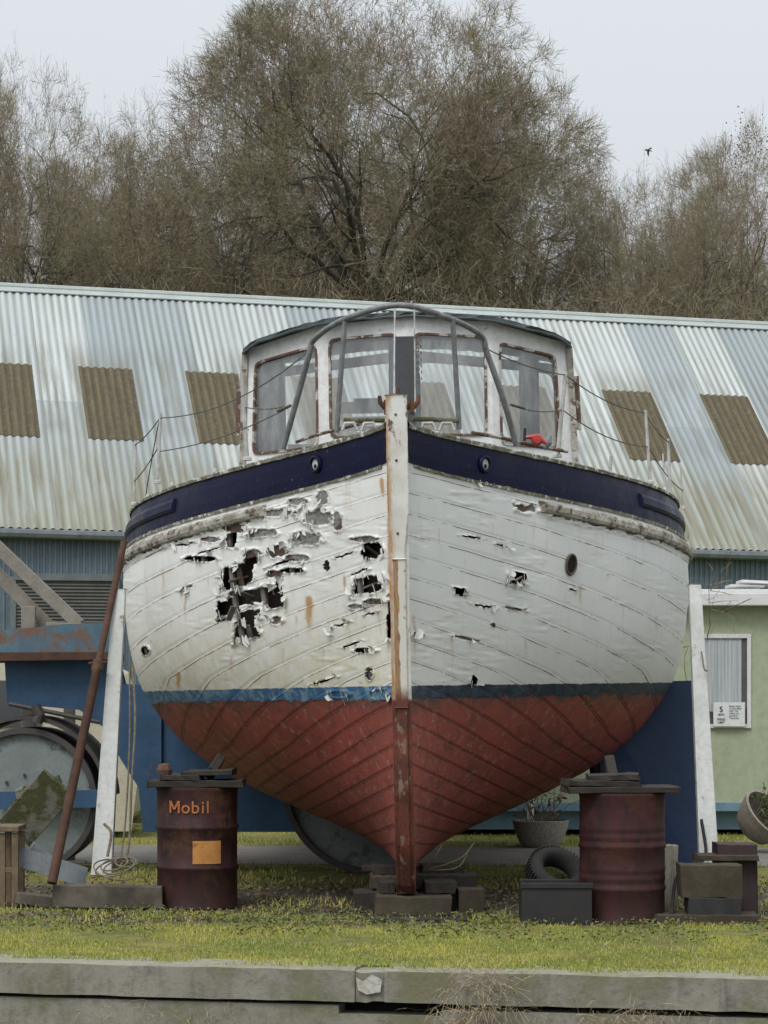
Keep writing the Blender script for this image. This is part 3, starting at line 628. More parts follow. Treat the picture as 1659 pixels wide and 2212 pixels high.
P=np.stack([bx,by,bz],1); L=[]
for k in range(4):
    d=nrm(rng.normal(0,.5,(n,3))+np.array([0,0,.8])); Nn=P+d*rng.uniform(.3,.8,(n,1)); L.append(ribbon(P,Nn,.018-.003*k,rng)); 
    d=nrm(rng.normal(0,.7,(n,3))+np.array([0,0,.6])); L.append(ribbon(Nn,Nn+d*rng.uniform(.3,.7,(n,1)),.012,rng)); P=Nn
V,Fq=cat2(L); npmesh('thicket',V,Fq,M_twig,kind='stuff',label='tangled brown undergrowth along the wooded bank',cat='undergrowth')
n=220; c=W(1612,310,76); P=np.array(c)+rng.normal(0,1,(n,3))*np.array([.34,.4,.36]); d=nrm(rng.normal(0,1,(n,3)))*.05
V,Fq=ribbon(P,P+d,.045,rng); npmesh('russet_leaves',V,Fq,M_redleaf,kind='stuff',label='cluster of russet leaves clinging to the treetop',cat='leaves')
b=W(1400,325,60); mb=MB(); S=.62; bv=lambda x,y,z:b+Vector((x*S,y*S,z*S))
mb.tube([bv(-.13,0,.01),bv(-.06,0,.02),bv(.03,0,0),bv(.15,0,-.03)],[.012*S,.035*S,.03*S,.01*S],8)
mb.add([bv(-.04,0,.02),bv(.04,0,.02),bv(.10,-.12,.10),bv(.12,-.25,.02)],[(0,1,2),(1,3,2)])
mb.add([bv(-.04,0,.02),bv(.04,0,.02),bv(-.02,.1,-.12),bv(.05,.2,-.2)],[(0,1,2),(1,3,2)])
mb.build('bird',M_bird,base=b,label='small dark bird flying above the trees',cat='bird')

# ------------------------------------------------------------ BOAT
boat=thing('motor_boat','derelict white wooden motor boat, hull holed and peeling','boat',(.14,17.2,0))
boat.rotation_euler=(0,-.0166,-.02); BASE[boat.name]=Vector((0,0,0))
BM=Matrix.Translation((.14,17.2,0))@boat.rotation_euler.to_matrix().to_4x4(); BI=BM.inverted()
BM3=np.array(BM.to_3x3()); BT=np.array(BM.translation)
def BL(px,py,yl): return BI@W(px,py,17.2+yl)
def proj(V):
    Wd=V@BM3.T+BT; return CX+F*Wd[...,0]/Wd[...,1], HY-F*(Wd[...,2]-EYE)/Wd[...,1]
mid=np.array([(.05,.28),(.49,.46),(1.24,.80),(1.725,1.10),(2.04,1.44),(2.20,1.78),(2.27,2.25),(2.265,2.58),(2.18,3.02)])
ext_=np.vstack([2*mid[0]-mid[1],mid,2*mid[-1]-mid[-2]]); dn=[]
for i in range(1,len(ext_)-2):
    p0,p1,p2,p3=ext_[i-1:i+3]
    for t in np.linspace(0,1,40,endpoint=False): dn.append(.5*((2*p1)+(-p0+p2)*t+(2*p0-5*p1+4*p2-p3)*t*t+(-p0+3*p1-3*p2+p3)*t**3))
dn.append(mid[-1]); dn=np.array(dn); gl=np.concatenate([[0],np.cumsum(np.linalg.norm(np.diff(dn,axis=0),axis=1))]); gl/=gl[-1]
STZ=np.array([.16,.22,.5,.9,1.6,2.3,3.0,3.55]); STY=np.array([.86,.76,.58,.4,.22,.1,.0,-.06])
LM=3.8
def hull(u,t,side,off=0.0):
    u=np.asarray(u,float);t=np.asarray(t,float)
    b1=np.interp(t,gl,dn[:,0]);z1=np.interp(t,gl,dn[:,1]); z0=.26+3.08*t; y0=np.interp(z0,STZ,STY)+.06
    uu=np.clip(u,0,1);vv=np.clip(u-1,0,1)
    p=1.22-.14*t; b=.05+(b1-.05)*np.sin(np.pi/2*uu)**p; q=.78
    z=z0+(z1-z0)*uu**q; y=y0+(LM-y0)*uu+6.5*vv
    b=b*(1-.2*vv**2)
    z=z+.12*vv**2*t
    V=np.stack([b+off,y,z],-1); V[...,0]*=side; return V
def seamc(V):
    z=V[...,2]; b=np.abs(V[...,0]); k=np.interp(z,[.2,1.2,1.7,2.3,3.0],[.62,.56,.36,.25,.16])
    return z+k*b
NU,NT_=440,390
us=np.concatenate([np.linspace(0,1,NU)**1.05,np.linspace(1,2,40)[1:]]); ts=np.linspace(0,.925,NT_)
U,T=np.meshgrid(us,ts,indexing='ij')
holes=[(514,1246,30,24,1),(545,1288,48,17,1),(592,1298,18,13,1),(497,1312,22,14,1),(540,1330,22,10,1),(533,1362,22,19,1),(806,1190,24,17,0),(797,1262,30,15,1),(500,1166,10,14,1),(435,1207,32,6,0),(632,1232,22,6,0),(790,1405,24,5,0),(315,1405,8,8,0),(707,1222,5,10,0),(1118,1249,18,12,1),(993,1278,13,8,1),(1022,1470,8,10,0),(800,1455,8,12,0),(843,1330,6,45,1),(545,1213,14,8,1)]
slits=[(450,1190,34),(610,1215,34),(745,1200,26),(775,1235,24),(735,1350,24),(760,1390,28),(480,1340,16),(1020,1160,28),(1085,1178,18),(1045,1308,34),(700,1470,30),(400,1175,24),(800,1325,16),(1235,1275,9)]
peels=[(697,1075,12,15),(690,1118,36,18),(665,1163,30,14),(600,1190,22,12),(645,1083,22,7),(560,1150,34,9),(510,1142,30,8),(640,1205,26,7),(810,1300,20,6),(770,1310,16,5),(400,1270,14,4),(545,1200,18,12),(600,1108,40,6),(730,1130,10,16),(820,1500,20,9),(735,1500,20,6),(590,1240,16,8),(790,1165,26,6),(600,1340,12,8),(1075,1045,22,4),(1020,1038,16,3),(455,1165,24,5),(905,1370,16,3),(1010,1380,26,3),(1110,1315,22,3),(1065,1350,5,5)]
rusts=[(667,1290,1395,10,1.0),(745,1245,1300,5,.8),(725,1130,1165,4,.5),(400,1290,1360,4,.7),(385,1455,1500,6,1),(825,1035,1085,6,1.1),(560,1262,1290,5,.8),(800,1440,1480,7,.7),(1255,1265,1345,4,.6),(610,1400,1460,5,.4),(895,1330,1480,6,.6),(1345,1310,1400,4,.45),(1135,1380,1440,4,.4),(975,1380,1480,5,.4),(843,1000,1480,7,1),(1420,1330,1400,5,.35),(500,1420,1470,5,.5),(950,1140,1210,4,.35),(1065,1130,1200,4,.3),(640,1330,1370,4,.5),(1300,1150,1230,4,.3),(350,1230,1330,4,.4),(700,1400,1480,4,.4),(450,1240,1300,4,.3),(770,1320,1380,4,.4),(1200,1400,1470,4,.3),(1005,1200,1260,4,.3)]
Vs=[];Fs=[];UVs=[];PE=[];RU=[];o=0; flakes=[]
for side in(-1,1):
    V=hull(U,T,side); px,py=proj(V)
    front=(U<1)&(V[...,2]>1.5)
    sc=seamc(V)*NP_
    row=np.floor(sc); sg_=-.30 if side<0 else .22
    ax_=px+(sc*11)
    tri=np.abs(np.mod(ax_/23+cell(row*0+1,row,3)*5,1)-.5)*2-.5
    nsm=(fbm(px/13,py/9,2)-.5)*.7+(fbm(px/4,py/3,6)-.5)*.35
    blk=(cell(px/17+cell(row*0+3,row,3)*7,sc,5)-.5)*1.3+(cell(px/8+row*.3,sc*2.0,9)-.5)*.6+tri*.25
    f=np.full(px.shape,-3.0)
    for cx,cy,rx,ry,bx_ in holes:
        dx=(px-cx)/rx; dy=(py-cy-(px-cx)*sg_*(.6 if bx_ else 0))/ry
        f=np.maximum(f,(1-np.maximum(np.abs(dx),np.abs(dy))*.95) if bx_ else 1-np.sqrt(dx**2+dy**2))
    hole=np.clip(f,-2,1)+nsm*.30+blk*.30
    g2=np.full(px.shape,-3.0)
    for cx,cy,ln in slits:
        yy=py-cy-(px-cx)*sg_-(fbm(px/14,px*0+cy,11)-.5)*12
        g2=np.maximum(g2,1-np.sqrt(((px-cx)/ln)**2+(yy/(2.4))**2))
    hole=np.maximum(hole,np.clip(g2,-2,1)+(fbm(px/7,py/5,15)-.5)*.7-.12)
    g=np.full(px.shape,-3.0)
    for cx,cy,rx,ry in peels: g=np.maximum(g,1-np.sqrt(((px-cx)/rx)**2+((py-cy-(px-cx)*sg_*(ry<5))/ry)**2))
    pe=np.maximum(np.clip(g,-2,1)*.8+nsm*.6+blk*.25, hole-.12 if side>0 else hole+.02)
    gs=np.exp(-((T-.888)/.012)**2)*(U>.24)
    fr=np.where(gs>.2,gs*.45+nsm*.7-.40,-2); pe=np.maximum(pe,fr)
    pe=np.where(front,pe,-2); hole=np.where(front,hole,-2)
    Pn=np.gradient(V,axis=0);Pt=np.gradient(V,axis=1); N=nrm(np.cross(Pn,Pt)); N*=np.sign((N[...,0]*side)).clip(-1,1)[...,None]
    fr_=np.minimum(np.mod(sc,1),1-np.mod(sc,1)); groove=-.0025*np.exp(-(fr_/.04)**2)
    lap=np.where(V[...,2]<1.52,-.004*(np.mod(sc,1)),0)
    lift=np.where((pe>-.50)&(pe<-.01),.018*np.clip((pe+.50)/.48,0,1)**1.6*np.clip((fbm(px/12,py/9,3)-.25)*2.4,0,1.3),0)
    bare_=np.where(pe>-.01,-.004,0)
    wzone=np.clip((fbm(px/60,py/50,31)-.50)*6,0,1)
    wr=np.where(front,(fbm(px/30-py/40,py/8,9,3)-.5)*.007*wzone,0)
    V2=V+N*(groove+lap+lift+bare_+wr)[...,None]
    ru=np.zeros(px.shape)
    for cx,y0,y1,wd,st in rusts:
        ru+=st*np.exp(-((px-cx-(fbm(py/30,px*0+cx,4)-.5)*8)/(wd*.8))**2)*np.clip((py-y0+6)/8,0,1)*np.clip((y1-py)/(y1-y0)*1.4,0,1)
    nu,ntt=U.shape; I=np.arange((nu-1)*(ntt-1)); r,c=I//(ntt-1),I%(ntt-1); a=r*ntt+c
    Fq=np.stack([a,a+ntt,a+ntt+1,a+1],1); hv=hole.ravel(); hm=hv[Fq].mean(1)
    Fq=Fq[hm<.0]
    cand=np.argwhere((pe>-.10)&(pe<.04)&front&((f>-.9)|(g>-.9)|(g2>-.5))); idx=RNG.choice(len(cand),min(len(cand),170 if side<0 else 35),replace=False)
    for i in idx: i0,i1=cand[i]; flakes.append((V2[i0,i1],N[i0,i1],Pn[i0,i1]))
    Vs.append(V2.reshape(-1,3));Fs.append(Fq+o);o+=V2.size//3
    UVs.append(np.stack([V[...,1],seamc(V)],-1).reshape(-1,2));PE.append(pe.ravel());RU.append(ru.ravel())
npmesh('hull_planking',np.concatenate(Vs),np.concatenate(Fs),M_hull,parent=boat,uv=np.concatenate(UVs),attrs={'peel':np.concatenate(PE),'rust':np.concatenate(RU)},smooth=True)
mb=MB()
for p,nn,tv in flakes:
    p=Vector(p);nn=Vector(nn).normalized();tv=Vector(tv).normalized(); a=random.choice([.2,1.5,1.7,3.2,4.6,4.9])+random.uniform(-.3,.3)
    ax=(tv*math.cos(a)+nn.cross(tv)*math.sin(a)).normalized(); bx_=nn.cross(ax); wd=random.uniform(.012,.06); ln=random.uniform(.012,.045); vs=[]
    for k in range(4):
        q=k/3; pt=p+bx_*ln*math.sin(q*1.5)+nn*(.004+ln*(1-math.cos(q*1.5))*.8); w_=wd*(1-.6*q)*(1+random.uniform(-.3,.3)); vs+=[pt-ax*w_,pt+ax*w_*random.uniform(.4,1.1)]
    mb.add(vs,[(2*k,2*k+1,2*k+3,2*k+2) for k in range(3)])
mb.build('peeling_paint_flakes',simple('paint_flake',(.76,.76,.74),(.64,.64,.60),9,.6,.1),boat,kind='stuff')
def gridmesh(us_,ts_,side,off,fn=hull):
    U_,T_=np.meshgrid(us_,ts_,indexing='ij'); V=fn(U_,T_,side,off).reshape(-1,3); nt_=len(ts_); I=np.arange((len(us_)-1)*(nt_-1)); r,c=I//(nt_-1),I%(nt_-1); a=r*nt_+c
    return V,np.stack([a,a+nt_,a+nt_+1,a+1],1)
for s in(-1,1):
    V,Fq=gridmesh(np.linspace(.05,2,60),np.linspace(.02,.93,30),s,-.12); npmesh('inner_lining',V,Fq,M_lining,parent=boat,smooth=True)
for side in(-1,1):
    for u in np.arange(.1,1.0,.075):
        mb=MB(); mb.tube([hull(u,t,side,-.045) for t in np.linspace(.3,.9,26)],.024,6)
        mb.build('rib_frame',M_framewood,boat)
for px,py,dx,dy in [(515,1225,10,48),(545,1300,40,8),(505,1310,-12,30),(560,1290,20,-30),(535,1350,8,28),(585,1300,30,10),(790,1180,30,22),(785,1270,36,-14),(520,1280,30,14),(1112,1254,16,-8),(495,1255,40,-8),(570,1275,-30,14)]:
    yl=1.30 if px<700 else (.42 if px<900 else .95)
    p=BL(px,py,yl+.22*(px<700)); q=BL(px+dx,py+dy,yl+.27*(px<700)); mb=MB(); mb.beam(p,q,.045,.012,roll=random.uniform(-.5,.5)); mb.build('broken_plank',M_framewood,boat)
def strip(us_,tt,side,off):
    rows=[hull(us_,np.full_like(us_,t),side,o_) for t,o_ in tt]; return np.stack(rows,1)
def stripmesh(us_,tt,side):
    P=strip(us_,tt,side,0); n,k,_=P.shape; V=P.reshape(-1,3); Fq=[]
    for i in range(n-1):
        for j in range(k): Fq.append((i*k+j,(i+1)*k+j,(i+1)*k+(j+1)%k,i*k+(j+1)%k))
    return V,np.array(Fq)
ub=np.concatenate([np.linspace(.0,1,90),np.linspace(1,2,30)[1:]])
uf=np.linspace(.02,1,120)
for s in(-1,1):
    V,Fq=stripmesh(ub,[(.924,-.03),(.924,.012),(.945,.016),(.96,.016),(.975,.016),(1.0,.012),(1.0,-.03)],s); npmesh('bulwark',V,Fq,M_navy,parent=boat,smooth=False)
    V,Fq=stripmesh(ub,[(.995,-.05),(.995,.03),(1.003,.034),(1.007,.028),(1.007,-.05)],s); V=V+(RNG.random(V.shape)-.5)*.005; npmesh('cap_rail',V,Fq,M_rail,parent=boat)
    V,Fq=stripmesh(uf,[(.917,-.01),(.917,.012),(.923,.016),(.9239,-.01)],s); V=V+(RNG.random(V.shape)-.5)*.004; npmesh('covering_board_edge',V,Fq,M_rail,parent=boat)
for s,u0 in((-1,.29),(1,.30)):
    ur=np.concatenate([np.linspace(u0,1,90),np.linspace(1,2,20)[1:]])
    V,Fq=stripmesh(ur,[(.885,-.005),(.886,.04),(.892,.052),(.902,.052),(.908,.035),(.909,-.005)],s); V=V+(RNG.random(V.shape)-.5)*.005
    Fq=np.vstack([Fq,[[0,1,2,3]],[[0,3,4,5]]]); npmesh('rubbing_strake',V,Fq,M_strake,parent=boat)
    ur=np.linspace(.56 if s<0 else .60,1.25,50)
    V,Fq=stripmesh(ur,[(.945,.014),(.947,.034),(.953,.042),(.967,.042),(.973,.034),(.975,.014)],s); Fq=np.vstack([Fq,[[0,1,2,3]],[[0,3,4,5]]])
    npmesh('fender_pad',V,Fq,M_navy,parent=boat,smooth=False)
def uvfind(px,py,side,tlo=.3,thi=1.0):
    U_,T_=np.meshgrid(np.linspace(0,1,300),np.linspace(tlo,thi,300),indexing='ij'); V=hull(U_,T_,side); a,b_=proj(V); i=np.argmin((a-px)**2+(b_-py)**2); i=np.unravel_index(i,a.shape)
    e=1e-3; p=hull(U_[i],T_[i],side); n=np.cross(hull(U_[i]+e,T_[i],side)-p,hull(U_[i],T_[i]-e,side)-p); n=Vector(n).normalized()
    if n.x*side<0: n=-n
    return Vector(p),n,U_[i],T_[i]
def ringprof(c,n,r,th,mb,mi=0,sx=1.0,off=.02):
    q=n.to_track_quat('Z','Y').to_matrix(); K=28;k=8; vs=[]
    for i in range(K):
        a=2*math.pi*i/K
        for j in range(k):
            b_=2*math.pi*j/k; rr=r+th*math.cos(b_); vs.append(c+n*off+q@Vector((rr*math.cos(a)*sx,rr*math.sin(a),th*math.sin(b_))))
    mb.add(vs,[(i*k+j,((i+1)%K)*k+j,((i+1)%K)*k+(j+1)%k,i*k+(j+1)%k) for i in range(K) for j in range(k)],mi)
def disc(c,n,r,mb,mi=0,off=.02,sx=1.0):
    q=n.to_track_quat('Z','Y').to_matrix(); vs=[c+n*off+q@Vector((r*math.cos(2*math.pi*i/24)*sx,r*math.sin(2*math.pi*i/24),0)) for i in range(24)]; mb.add(vs,[tuple(range(24))],mi)
M_hl=simple('hawse_bright_fill',(.6,.62,.58),(.45,.45,.4),12,.6,.2)  # pale disc painted as the brightness seen through the open hole
for px,side in((687,-1),(1043,1)):
    c,n,_,_=uvfind(px,1003,side,.9); mb=MB(); ringprof(c,n,.050,.014,mb); disc(c,n,.042,mb,1,.018); disc(c-Vector((0,0,.014)),n,.015,mb,2,.022)
    mb.build('hawse_hole',[M_navy,M_hl,M_dark],boat,smooth=True)
c,n,_,_=uvfind(1231,1220,1); mb=MB(); ringprof(c,n,.072,.010,mb,0,.8,.01); disc(c,n,.068,mb,1,.010,.8); mb.build('porthole',[simple('corroded_brass',(.12,.10,.07),(.07,.05,.035),14,.7,.4),M_dark],boat,smooth=True)
def stemsweep(xl,xr,zt,zb,fwd,depth,name,mat,taper=None):
    zz=list(np.linspace(zt,zb,46)); vs=[]
    for z in zz:
        y=float(np.interp(z,STZ,STY)); a,b_=(xl,xr) if taper is None else taper(z); j=random.uniform(-.002,.002); k=random.uniform(-.002,.002)
        vs+=[(a+j,y-fwd,z),(b_+k,y-fwd,z),(b_,y+depth,z),(a,y+depth,z)]
    fs=[(4*i+q,4*i+(q+1)%4,4*i+4+(q+1)%4,4*i+4+q) for i in range(len(zz)-1) for q in range(4)]+[(0,1,2,3),tuple(4*(len(zz)-1)+q for q in(3,2,1,0))]
    mb=MB(); mb.add(vs,fs); return mb.build(name,mat,boat,bevel=.006)
stemsweep(-.066,.066,3.34,.161,.0,.22,'stem',M_stempaint)
mb=MB(); mb.b2((-.066,.90,.16),(.066,10.2,.34)); mb.build('keel',M_stempaint,boat,bevel=.006)
def tp(z): 
    q=min(max((z-2.50)/.32,0),1); q=q*q*(3-2*q); h=.041+.030*q; return (-h,h)
stemsweep(0,0,3.53,2.45,.028,.05,'stem_head',M_stempaint,tp)
stemsweep(-.041,.041,2.449,1.46,.026,.02,'stem_facing',M_raw)
stemsweep(-.034,.036,1.455,.165,.02,.02,'keel_band',M_stempaint)
for z in (3.4,3.1,2.62): 
    mb=MB(); y=float(np.interp(z,STZ,STY)); mb.lathe([(.0,-.034),(.008,-.034),(.010,-.02)],(random.uniform(-.01,.01),y,z),'Y',10); mb.build('stem_bolt',M_rustpipe,boat)
c=BL(862,872,0.0)
for s in(-1,1):
    mb=MB()
    mb.tube([c+Vector((s*.05,0,-.02)),c+Vector((s*.10,.0,-.02)),c+Vector((s*.125,0,.01)),c+Vector((s*.13,0,.055))],[.022,.02,.016,.012],8)
    mb.box(c+Vector((s*.085,.03,-.02)),(.03,.1,.09)); mb.build('bow_roller_horn',M_rustpipe,boat,smooth=True)
mb=MB(); mb.tube([BL(860,852,0.02),BL(860,838,0.02)],.012,8); mb.build('stem_pin',M_rustpipe,boat,smooth=True)
du=np.concatenate([np.linspace(.03,1,40),np.linspace(1,2,20)[1:]])
Lr=hull(du,np.full_like(du,.925),-1,-.03);Rr=hull(du,np.full_like(du,.925),1,-.03); rows=[]
for k in range(9):
    q=k/8; P=Lr*(1-q)+Rr*q; P=P.copy(); P[:,2]+=.07*(1-(2*q-1)**2); rows.append(P)
V=np.stack(rows,1).reshape(-1,3); I=np.arange((len(du)-1)*8); r,c=I//8,I%8; a=r*9+c
npmesh('deck',V,np.stack([a,a+1,a+10,a+9],1),simple('grey_deck',(.2,.21,.2),(.12,.13,.11),5,.9,.4),parent=boat,smooth=True)
mb=MB(); tt=np.linspace(0,1,20); Lt=hull(np.full(20,2.),tt,-1);Rt=hull(np.full(20,2.),tt,1)
mb.add([tuple(p) for p in Lt]+[tuple(p) for p in Rt],[(i,i+1,21+i,20+i) for i in range(19)]); mb.build('transom',M_whitepost,boat)
for (x0,y0,x1,y1,yl) in [(742,908,832,908,.55),(890,905,990,908,.6)]:
    mb=MB(); a=BL(x0,y0,yl);b_=BL(x1,y1,yl); mb.beam(a,b_,.05,.03); mb.build('foredeck_board',M_moss,boat,bevel=.01)
for px in(755,797,925,965):
    mb=MB(); c=BL(px,914,.5); mb.tube([c+Vector((-.05,0,-.05)),c+Vector((-.03,0,.0)),c+Vector((.03,0,.0)),c+Vector((.05,0,-.05))],.012,8); mb.build('deck_cleat',M_stan,boat,smooth=True)
mb=MB(); c=BL(873,727,3.0); zt=c.z
mb.b2((c.x-.075,2.98,2.95),(c.x+.075,3.03,zt)); tab=mb.build('mast_tabernacle',M_darkgrey,boat,bevel=.004)
for pts in ([(c.x-.078,3.0,2.95),(c.x-.078,3.0,zt-.01),(c.x-.125,3.16,zt-.02),(c.x-.14,3.16,2.95)],[(c.x+.078,3.0,2.95),(c.x+.078,3.0,zt-.05),(c.x+.12,3.16,zt-.3),(c.x+.12,3.16,2.95)]):
    mb=MB(); mb.add(pts,[(0,1,2,3)]); mb.build('side_flange',M_midgrey,tab)
# wheelhouse
XO=.035; wh=MB()
def bil(c,u,v): return (c[0]*(1-u)+c[1]*u)*(1-v)+(c[3]*(1-u)+c[2]*u)*v
PAN=[]
def panel(c,w0,frame=.015,glass=True,name='window'):
    c=[Vector(q) for q in c]; nrml=(c[1]-c[0]).cross(c[3]-c[0]).normalized()
    u0,u1,v0,v1=w0; cu,cv=(u0+u1)/2,(v0+v1)/2
    angs=sorted(set([round(2*math.pi*k/72,5) for k in range(72)]+[round(math.atan2(y-cv,x-cu)%(2*math.pi),5) for x in(0,1) for y in(0,1)]))
    def outer(a):
        dx,dy=math.cos(a),math.sin(a); t=1e9
        if dx>1e-9:t=min(t,(1-cu)/dx)
        if dx<-1e-9:t=min(t,-cu/dx)
        if dy>1e-9:t=min(t,(1-cv)/dy)
        if dy<-1e-9:t=min(t,-cv/dy)
        return cu+dx*t,cv+dy*t
    su,sv=(c[1]-c[0]).length,(c[3]-c[0]).length
    def inner(a,sh=0):
        ru,rv=(u1-u0)/2-sh/su,(v1-v0)/2-sh/sv; dx,dy=math.cos(a),math.sin(a); e=14
        t=1/((abs(dx)/ru)**e+(abs(dy)/rv)**e)**(1/e); return cu+dx*t,cv+dy*t
    n=len(angs)
    O=[bil(c,*outer(a)) for a in angs];I_=[bil(c,*inner(a)) for a in angs]
    dpt=-nrml*.045
    wh.add(O+I_+[p+dpt for p in I_],[(k,(k+1)%n,n+(k+1)%n,n+k) for k in range(n)]+[(n+k,n+(k+1)%n,2*n+(k+1)%n,2*n+k) for k in range(n)])
    PAN.append((name,[bil(c,*inner(a,-.004)) for a in angs],[bil(c,*inner(a,frame)) for a in angs],nrml,glass))
zb=2.85; YR=5.9
pf=[(-1.40,4.55),(-.70,4.06),(0,3.98),(.70,4.06),(1.40,4.55)]
def zt_(x): return 4.635-.088*(abs(x)/1.0)**1.9
def zw(x): return 3.44
for i in range(4):
    (xa,ya),(xb,yb)=pf[i],pf[i+1]
    ta=.965 if abs(xa)>1 else 1; tb=.965 if abs(xb)>1 else 1
    c=[(xa+XO,ya,zw(xa)),(xb+XO,yb,zw(xb)),(xb*tb+XO,yb,zt_(xb)),(xa*ta+XO,ya,zt_(xa))]
    wh.add([(xa+XO,ya,zb),(xb+XO,yb,zb),(xb+XO,yb,zw(xb)),(xa+XO,ya,zw(xa))],[(0,1,2,3)])
    wr=[(.13,.95,.13,.87),(.09,.89,.19,.895),(.09,.93,.19,.895),(.09,.82,.13,.87)][i]
    panel(c,wr)
for s in(-1,1):
    a=(1.40*s+XO,4.55);b_=(1.42*s+XO,YR)
    if s<0: a,b_=b_,a
    wh.add([(a[0],a[1],zb),(b_[0],b_[1],zb),(b_[0],b_[1],3.44),(a[0],a[1],3.44)],[(0,1,2,3)])
    sa=.965
    panel([(a[0],a[1],3.44),(b_[0],b_[1],3.44),((b_[0]-XO)*sa+XO,b_[1],4.465),((a[0]-XO)*sa+XO,a[1],4.465)],(.10,.90,.12,.88))
c=[(1.42+XO,YR,zb),(-1.42+XO,YR,zb),(-1.38+XO,YR,4.46),(1.38+XO,YR,4.46)]
cm=[(XO,YR,zb),(XO,YR,4.62)]
panel([c[0],cm[0],cm[1],c[3]],(.06,.95,.40,.955),name='rear_window',glass=False); panel([cm[0],c[1],c[2],cm[1]],(.05,.94,.40,.955),name='rear_window',glass=False)
wheel=wh.build('wheelhouse',M_white,boat)
for name,Oo,Ii,nrml,glass in PAN:
    n=len(Oo); mb=MB(); f=nrml*.012; bk=-nrml*.03
    mb.add([p+f for p in Oo]+[p+f for p in Ii]+[p+bk for p in Ii]+[p+bk*0 for p in Oo],[(k,(k+1)%n,n+(k+1)%n,n+k) for k in range(n)]+[(n+k,n+(k+1)%n,2*n+(k+1)%n,2*n+k) for k in range(n)]+[(3*n+k,3*n+(k+1)%n,(k+1)%n,k) for k in range(n)])
    if glass: mb.add([p-nrml*.015 for p in Ii],[tuple(range(n))],1)
    mb.build(name,[M_brownwood,M_glass],wheel)
mb=MB(); KX=40; rowsY=[3.93,4.15,4.6,5.2,6.0]; RW=1.37
vs=[]
def rz_(x): return 4.66-.088*(abs(x)/1.0)**1.9-.05*max(0,(abs(x)-1.2)/.17)**2
for lay in(0,1):
    for y in rowsY:
        for k in range(KX+1):
            x=-RW+2*RW*k/KX; yy=y
            if y<4.5: yy=y+.52*max(0,(abs(x)-.66)/.74)*(1 if y<4.0 else .6)
            if y<4.0: yy+=random.uniform(-.012,.012)
            z=rz_(x)+(-.022 if lay==0 else .006)+random.uniform(-.006,.006)
            vs.append((x+XO,yy,z))
n=KX+1;m=len(rowsY)*n; fs=[]
for lay in(0,1):
    for r in range(len(rowsY)-1):
        for k in range(KX): a=lay*m+r*n+k; fs.append((a,a+1,a+n+1,a+n))
for k in range(KX): fs.append((k,k+1,m+k+1,m+k)); e=(len(rowsY)-1)*n; fs.append((e+k,e+k+1,m+e+k+1,m+e+k))
for r in range(len(rowsY)-1):
    for k in(0,KX): a=r*n+k; fs.append((a,a+n,m+a+n,m+a))
mb.add(vs,fs); mb.build('wheelhouse_roof',M_cabroof,wheel)
mb=MB(); pts=[]
for k in range(KX+1):
    x=-RW+2*RW*k/KX; pts.append(Vector((x+XO,3.925+.52*max(0,(abs(x)-.66)/.74),rz_(x)-.032+random.uniform(-.006,.006))))
mb.tube(pts,.012,6); mb.build('roof_edge_trim',M_cabroof,wheel)
mb=MB(); mb.b2((-1.0,4.9,2.9),(1.0,5.3,3.70)); mb.build('helm_console',M_darkgrey,wheel)
mb=MB(); mb.b2((-.62,5.4,3.86),(-.1,5.44,3.90)); mb.b2((-.62,5.4,3.96),(-.1,5.44,3.98)); mb.b2((-.62,5.4,3.5),(-.60,5.44,3.86)); mb.build('interior_shelf',M_white,wheel)
mb=MB(); mb.b2((-.60,5.5,4.02),(-.12,5.54,4.12)); mb.b2((-.45,5.5,4.12),(-.2,5.54,4.15)); mb.build('interior_panel',M_darkgrey,wheel)
M_gcur=simple('grey_curtain',(.22,.23,.23),(.14,.15,.15),4,.9,.2)
for x0,x1 in((-1.30,-1.05),(.95,1.12)):
    mb=MB(); vs=[];K=16
    for k in range(K+1): x=x0+(x1-x0)*k/K; vs+=[(x+XO,5.0+.02*math.sin(k*1.9),3.5),(x+XO,5.0+.02*math.sin(k*1.9),4.42)]
    mb.add(vs,[(2*k,2*k+2,2*k+3,2*k+1) for k in range(K)]); mb.build('cabin_curtain',M_gcur,wheel)
for s in(-1,1):
    mb=MB(); mb.beam((s*1.405+XO,4.53,3.3),(s*1.36+XO,4.53,4.43),.05,.03); mb.build('corner_trim',M_strake,wheel)
    mb=MB(); mb.beam((s*1.43+XO,4.6,3.75),(s*1.415+XO,4.62,4.2),.05,.03); mb.build('side_handrail',M_brownwood,wheel)
def smoothpts(pts,n=6):
    pts=[Vector(p) for p in pts]; P=[2*pts[0]-pts[1]]+pts+[2*pts[-1]-pts[-2]]; out=[]
    for i in range(1,len(P)-2):
        for k in range(n):
            t=k/n; p0,p1,p2,p3=P[i-1:i+3]; out.append(.5*((2*p1)+(p2-p0)*t+(2*p0-5*p1+4*p2-p3)*t*t+(3*p1-p0-3*p2+p3)*t**3))
    out.append(pts[-1]); return out
mb=MB()
mb.tube(smoothpts([BL(612,968,1.1),BL(645,850,.95),BL(668,765,.85),BL(680,732,.8),BL(745,690,.5),BL(862,659,.3),BL(975,690,.5),BL(1038,724,.8),BL(1052,762,.85),BL(1088,865,.95),BL(1115,962,1.1)]),.021,10)
mb.tube([BL(745,692,.5),BL(727,935,.6)],.018,8); mb.tube([BL(978,692,.5),BL(992,928,.62)],.018,8)
mb.build('pulpit_rail',M_galv,boat,smooth=True)
for q in ((853,664,.3,851,850,.12),(895,668,.3,897,890,.3)):
    mb=MB(); mb.tube([BL(*q[:3]),BL(*q[3:])],.006,6); mb.build('bow_stay',M_stan,boat)
